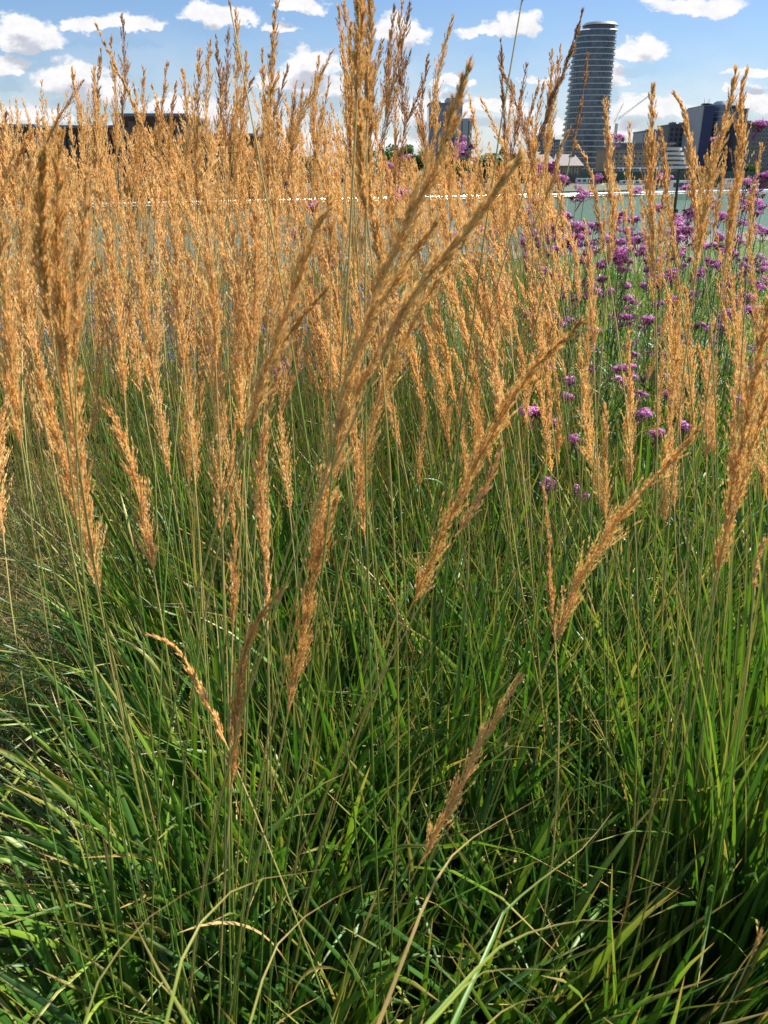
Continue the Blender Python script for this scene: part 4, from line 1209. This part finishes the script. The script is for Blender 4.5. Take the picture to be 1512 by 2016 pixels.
# left columns
for k, (pts, d) in enumerate([
    ([(88, 290), (80, 400), (84, 520), (100, 640)], (0.62, 0.7)), ([(122, 260), (112, 380), (112, 500), (124, 640), (132, 720)], (0.66, 0.74)),
    ([(170, 330), (165, 460), (150, 600), (148, 720)], (0.78, 0.82)), ([(100, 560), (120, 690), (140, 820), (160, 960)], (0.80, 0.86)),
    ([(160, 720), (150, 850), (165, 980), (197, 1170)], (0.86, 0.92)), ([(70, 690), (95, 800), (130, 920), (160, 1040)], (0.92, 0.98)),
    ([(5, 430), (8, 560), (22, 720), (42, 882)], (0.80, 0.86)), ([(20, 575), (65, 680), (85, 800), (105, 900)], (1.1, 1.1)),
    ([(200, 780), (240, 860), (275, 980), (303, 1130)], (1.05, 1.05)), ([(185, 330), (215, 480), (235, 640), (246, 790)], (1.05, 1.05)),
    ([(60, 300), (48, 420), (42, 560), (60, 680)], (0.95, 1.0)), ([(290, 640), (300, 740), (320, 850), (335, 940)], (1.3, 1.3)),
    ([(355, 620), (368, 740), (378, 850), (385, 960)], (1.25, 1.25)), ([(420, 560), (428, 700), (430, 850), (438, 1060)], (1.0, 1.02)),
    ([(400, 330), (410, 450), (418, 580), (425, 720)], (0.95, 0.98)), ([(450, 420), (468, 560), (470, 700), (478, 860)], (1.0, 1.02)),
    ([(250, 330), (262, 460), (285, 600), (300, 720)], (1.2, 1.25)), ([(330, 340), (345, 470), (350, 600), (362, 720)], (1.15, 1.15)),
    ([(500, 380), (505, 500), (500, 620), (492, 740)], (1.0, 1.0)), ([(540, 300), (545, 440), (540, 560), (530, 680)], (1.1, 1.1))]):
    T(pts, d, 'thick tan plume stalk in the close packed columns at the left', 'close packed stalks at the left', count=1900, rad=1.0, loose=0.15, leaf=(k % 3 == 0))
# central tall column running out of the top
T([(715, -120), (712, 0), (706, 110), (702, 210)], (0.70, 0.72), 'thickest central plume column running out of the top, left strand', **HK)
T([(732, -90), (728, 40), (724, 150), (722, 260)], (0.80, 0.82), 'central plume column running out of the top, right strand', **HK)
T([(708, 130), (706, 240), (712, 330), (722, 420)], (0.74, 0.78), 'brown shaded plume low in the central column', **HK)
T([(690, 40), (692, 140), (690, 240), (694, 330)], (1.2, 1.25), 'pale plume at the left side of the central column', count=1500)
T([(735, 230), (725, 330), (738, 430), (748, 520)], (1.0, 1.05), 'tan plume at the right foot of the central column', count=1500)
# right edge
T([(1522, 560), (1500, 680), (1475, 800), (1452, 920), (1430, 1045)], (0.72, 0.80), 'blurred thick plume entering from the right edge, upper one', **HK)
T([(1530, 720), (1490, 850), (1450, 980), (1408, 1135)], (0.85, 0.95), 'thick plume entering from the right edge, lower one', **HK)
T([(1505, 1060), (1490, 1110), (1485, 1160)], 1.0, 'small feathery plume at the right edge above the bright leaves', rad=0.8, count=500, loose=0.5)
T([(1500, 1825), (1488, 1860), (1478, 1885)], 0.8, 'tiny pale spikelet cluster at the lower right edge', rad=0.7, count=110)
T([(1452, 130), (1432, 220), (1408, 320), (1385, 430), (1372, 520)], (1.0, 1.05), 'tall plume right of the navy slab tower, leaning right', **HK)
T([(1472, 125), (1458, 200), (1460, 290), (1445, 400), (1430, 500)], (1.05, 1.1), 'tall plume at right, second from the edge, rising highest', **HK)
T([(1286, 160), (1284, 260), (1281, 360), (1287, 470), (1290, 560)], (1.0, 1.03), 'straight upright plume against the stepped brick apartments', **HK)
T([(1324, 178), (1345, 220), (1358, 290), (1368, 380), (1380, 470)], (1.15, 1.15), 'plume with its tip nodding left, left of the navy slab tower', rad=0.85, **HK)
T([(1190, 188), (1197, 260), (1200, 340), (1205, 450), (1200, 520)], (1.15, 1.15), 'pale upright plume in front of the right side of the tower', rad=0.9, **HK)
T([(1129, 275), (1152, 310), (1166, 355), (1178, 420), (1192, 500)], (1.35, 1.3), 'slim plume bent over left in front of the tower foot', rad=0.6, count=1200)
T([(1157, 105), (1150, 170), (1140, 230), (1125, 300)], (1.3, 1.3), 'thin brown plume crossing the middle of the tower', rad=0.6, count=900, brown=True)
T([(1148, 15), (1130, 80), (1105, 150), (1080, 215), (1060, 280)], (1.25, 1.3), 'tall brown plume reaching the left top of the tower', rad=0.7, count=1400, brown=True)
T([(1125, 250), (1100, 300), (1090, 350), (1070, 400)], 1.5, 'slim plume leaning right at the left foot of the tower', rad=0.8, count=900)
T([(185, 38), (212, 100), (245, 165), (275, 235), (300, 290), (322, 335)], (1.35, 1.4), 'long slim pale plume slanting left across the sky, upper left', rad=0.45, count=1500)
T([(1302, 250), (1310, 330), (1318, 420), (1332, 520)], 1.3, 'upright plume just right of the straight one before the brick apartments', count=1200)
T([(1500, 280), (1488, 350), (1478, 430), (1472, 520)], 1.35, 'upright plume at the right edge below the bright purple head', count=1200)
T([(1430, 290), (1420, 370), (1405, 460)], 1.5, 'short plume between the two tall right hand ones', count=900)
# bare thin stems crossing the sky
T([(449, -30), (451, 0), (455, 22)], 1.0, 'thin bare green stalk with a small dark head at the top of the sky', rad=0.4, count=60, brown=True)
T([(1034, -60), (1031, -20), (1026, 10)], 1.0, 'bare green stalk leaning right, running out of the top left of the tower', rad=0.3, count=40, brown=True)

# skyline tips: (tip x, tip y, lean of the plume: + = tip to the right, depth, brown)
SKY = [(12, 215, 4, 2.4, 1), (60, 252, 18, 2.6, 0), (85, 230, 30, 2.6, 0), (140, 130, -10, 2.1, 0), (166, 156, 32, 2.2, 0), (200, 92, 5, 2.0, 0), (218, 66, -4, 2.0, 0),
       (240, 27, -3, 2.2, 1), (184, 124, -3, 1.9, 0), (283, 130, 1, 2.3, 0), (298, 165, -18, 2.4, 0), (330, 117, 6, 2.2, 0), (347, 158, 6, 2.3, 0), (358, 132, -6, 2.0, 0),
       (392, 95, 2, 1.7, 0), (414, 78, 3, 1.8, 0), (425, 66, -4, 2.1, 1), (450, 56, 2, 2.0, 1), (463, 12, -2, 1.7, 0), (485, 100, 3, 2.1, 0), (500, 150, 22, 2.3, 1),
       (546, 0, 4, 1.25, 0), (516, 92, -2, 1.9, 0), (568, 126, 14, 2.1, 1), (583, 160, 6, 2.4, 0), (598, 160, 8, 2.4, 0), (630, 107, 6, 2.1, 0), (658, 95, 26, 2.2, 0),
       (650, 147, 10, 2.3, 0), (638, 125, 14, 2.4, 0), (605, 190, 24, 2.5, 0), (666, 8, -6, 1.7, 0), (677, 0, -5, 1.6, 0), (776, 6, 5, 1.9, 1), (792, -6, 5, 1.8, 0), (808, 0, 8, 1.8, 1),
       (754, 72, 10, 2.2, 0), (768, 60, 4, 2.2, 0), (808, 100, 18, 2.3, 1), (845, 98, 8, 2.0, 1), (893, 25, 14, 1.9, 0), (862, 150, 3, 2.1, 0), (838, 155, 22, 2.2, 1),
       (925, 190, -8, 2.2, 0), (946, 190, -24, 2.0, 0), (985, 75, -3, 2.0, 1), (978, 110, -22, 2.0, 1), (1012, 165, 8, 2.3, 0), (1036, 125, 8, 2.1, 1), (1062, 158, 14, 2.3, 0),
       (1072, 158, 10, 2.3, 0), (1086, 95, 2, 2.1, 0), (1106, 82, 8, 2.0, 0), (1008, 215, -12, 2.4, 0), (100, 280, 12, 2.2, 0), (30, 290, 16, 2.2, 0), (115, 205, 5, 2.5, 0), (262, 160, -8, 2.5, 0),
       (310, 200, 3, 2.4, 0), (378, 190, -5, 2.3, 0), (440, 130, 3, 2.2, 0), (470, 170, 4, 2.3, 0), (530, 170, 3, 2.1, 0), (555, 210, 8, 2.4, 0), (700, 160, -6, 2.2, 0), (735, 120, 4, 2.3, 0),
       (725, 190, 6, 2.4, 0), (782, 170, 2, 2.2, 0), (815, 205, -12, 2.4, 0), (875, 220, -6, 2.3, 0), (905, 250, 8, 2.4, 0), (1045, 230, -6, 2.3, 0), (1085, 250, 6, 2.2, 0), (990, 265, -14, 2.4, 0),
       (960, 280, -18, 2.4, 0), (1240, 240, 0, 2.2, 0), (1350, 250, -14, 2.0, 0), (1392, 300, 8, 1.9, 0), (1455, 320, 6, 1.8, 0)]
for (x, y, ln_, d, br) in SKY:
    Lp = rng.uniform(0.26, 0.34) * F / d
    a = R(ln_); bend = rng.normal(0, 0.10)
    x1_, y1_ = x - math.sin(a) * Lp * 0.5, y + math.cos(a) * Lp * 0.5
    x2_, y2_ = x1_ - math.sin(a * 0.45 + bend) * Lp * 0.5, y1_ + math.cos(a * 0.45 + bend) * Lp * 0.5
    side_ = 'left of centre' if x < 680 else ('over the centre' if x < 960 else ('beside the tower' if x < 1200 else 'right of the tower'))
    col_ = 'dark brown' if br else 'golden'
    T([(x, y), (x1_, y1_), (x2_, y2_)], (d, d + 0.05), col_ + ' plume stalk whose tip stands against the sky ' + side_, col_ + ' plumes on the skyline ' + side_,
      count=1100, brown=bool(br), rad=rng.uniform(0.85, 1.1), size=1.25, loose=rng.uniform(0, 0.2))

# ------------------------------------------------------------------ scattered stalks of the mass
def fill(n, x0, x1, y0, y1, lean, dmin, dmax, label, group, hmu=1.45):
    pts = []
    for i in range(n):
        for tr_ in range(12):
            x, y = rng.uniform(x0, x1), rng.uniform(y0, y1)
            if all((x - a) ** 2 + ((y - b) * 0.5) ** 2 > (0.55 * (x1 - x0) * (y1 - y0) / n) * 0.25 for a, b in pts): break
        pts.append((x, y))
        v = dir_uv(x, y)[1]
        if v < -0.02: d = (1.6 - rng.normal(hmu, 0.10)) / (-v)
        else: d = rng.uniform(dmin, dmax)
        d = float(np.clip(d, dmin, dmax)) if d > 0 else rng.uniform(dmin, dmax)
        d *= rng.uniform(0.92, 1.08)
        Lp = rng.uniform(0.20, 0.31) * F / d
        a = R(lean + rng.normal(0, 6)); bend = rng.normal(0, 0.07)
        x1_, y1_ = x - math.sin(a) * Lp * 0.5, y + math.cos(a) * Lp * 0.5
        x2_, y2_ = x1_ - math.sin(a * 0.6 + bend) * Lp * 0.5, y1_ + math.cos(a * 0.6 + bend) * Lp * 0.5
        dl = rng.normal(0, 0.05)
        T([(x, y), (x1_, y1_), (x2_, y2_)], (d, d + dl), label, group, count=int(np.interp(d, [1, 1.6, 2.5, 4], [1700, 1300, 900, 650])),
          rad=rng.uniform(0.75, 1.1), size=float(np.interp(d, [1, 2, 4], [1.0, 1.15, 1.5])), loose=rng.uniform(0.0, 0.7), leaf=bool(rng.random() < 0.45))
fill(32, 0, 330, 260, 520, -6, 1.5, 3.4, 'golden plume stalk standing upright in the dense mass at the left', 'stalks of the dense left mass')
fill(32, 330, 690, 220, 540, -6, 1.5, 3.4, 'golden plume stalk in the dense mass left of the central column', 'stalks left of the central column')
fill(30, 560, 900, 260, 640, -17, 1.7, 3.2, 'tan plume stalk with its tip leaning left, behind the central column', 'left leaning stalks in the centre')
fill(22, 860, 1150, 290, 700, -13, 1.7, 3.0, 'tan plume stalk leaning left in front of the purple flowers under the tower', 'left leaning stalks under the tower')
fill(26, 1130, 1512, 330, 700, -3, 1.4, 2.8, 'tan plume stalk standing upright among the purple flowers at the right', 'upright stalks at the right')

fill(24, 10, 720, 470, 730, -5, 1.15, 2.1, 'tan plume stalk standing low at left, its seed head hanging over dark green leaves', 'low standing stalks at the left', hmu=1.2)
fill(16, 760, 1512, 560, 800, -5, 1.3, 2.4, 'tan plume stalk standing low at right, its seed head hanging over green leaves', 'low standing stalks at the right', hmu=1.1)

# further plumes beyond the 300 nearest: one mass
def mass(n):
    parts_p, parts_s = [], []
    for i in range(n):
        x = rng.uniform(-60, 740) if rng.random() < 0.66 else rng.uniform(740, 1080)
        y = (rng.triangular(150, 300, 340) if x < 720 else rng.uniform(262, 340)) if rng.random() < 0.5 else rng.triangular(290, 340, 640)
        v = dir_uv(x, y)[1]
        d = rng.uniform(2.3, 4.4) if v > -0.02 else float(np.clip((1.6 - rng.normal(1.35, 0.12)) / (-v), 2.0, 4.4))
        if x > 740 and y < 300: continue
        Lp = rng.uniform(0.20, 0.28) * F / d; a = R(rng.normal(-8, 8))
        pl = [P(x, y, d), P(x - math.sin(a) * Lp * .5, y + math.cos(a) * Lp * .5, d), P(x - math.sin(a) * Lp, y + math.cos(a) * Lp, d)]
        st, ax, L = stalk_paths(pl)
        parts_s.append(tube(st, np.linspace(0.0016, 0.001, len(st)), 3, rnd=float(rng.random())))
        parts_p.append(plume_np(ax, L, rng.uniform(0.7, 0.95), 380, size=1.5, loose=0.4))
    return merge(parts_p), merge(parts_s)
mp, ms = mass(1200)
o = link('distant_plumes', mesh_np('distant_plumes', *mp, M['plume'])); tag(o, 'mass of golden seed plumes at the back of the bed', 'seed plumes', kind='stuff')
o = link('distant_stems', mesh_np('distant_stems', *ms, M['stem'], True)); tag(o, 'mass of thin green grass stems at the back of the bed', 'grass stems', kind='stuff')
# plain flowering stems without a seed head in view and dry stalks: uncountable understorey
def understems(n):
    parts = []
    for i in range(n):
        c = CL[int(rng.integers(0, len(CL)))]
        b = np.array([c[0] + rng.normal(0, 0.1), c[1] + rng.normal(0, 0.1), 0]); h = rng.uniform(0.6, 1.1); ln_ = rng.normal(0, 0.14, 2) * h
        pth, _ = spline(np.array([b, b + np.array([ln_[0] * .4, ln_[1] * .4, h * .5]), b + np.array([ln_[0], ln_[1], h])]), 9)
        parts.append(tube(pth, np.linspace(0.0016, 0.0007, 9), 4, rnd=float(rng.random())))
    return merge(parts)
us = understems(110)
o = link('grass_stems', mesh_np('grass_stems', *us, M['stem'], True)); tag(o, 'thin green and straw coloured stems standing in the tufts', 'grass stems', kind='stuff')
print('stalks', N_STALK[0], 'verbena', vcount)
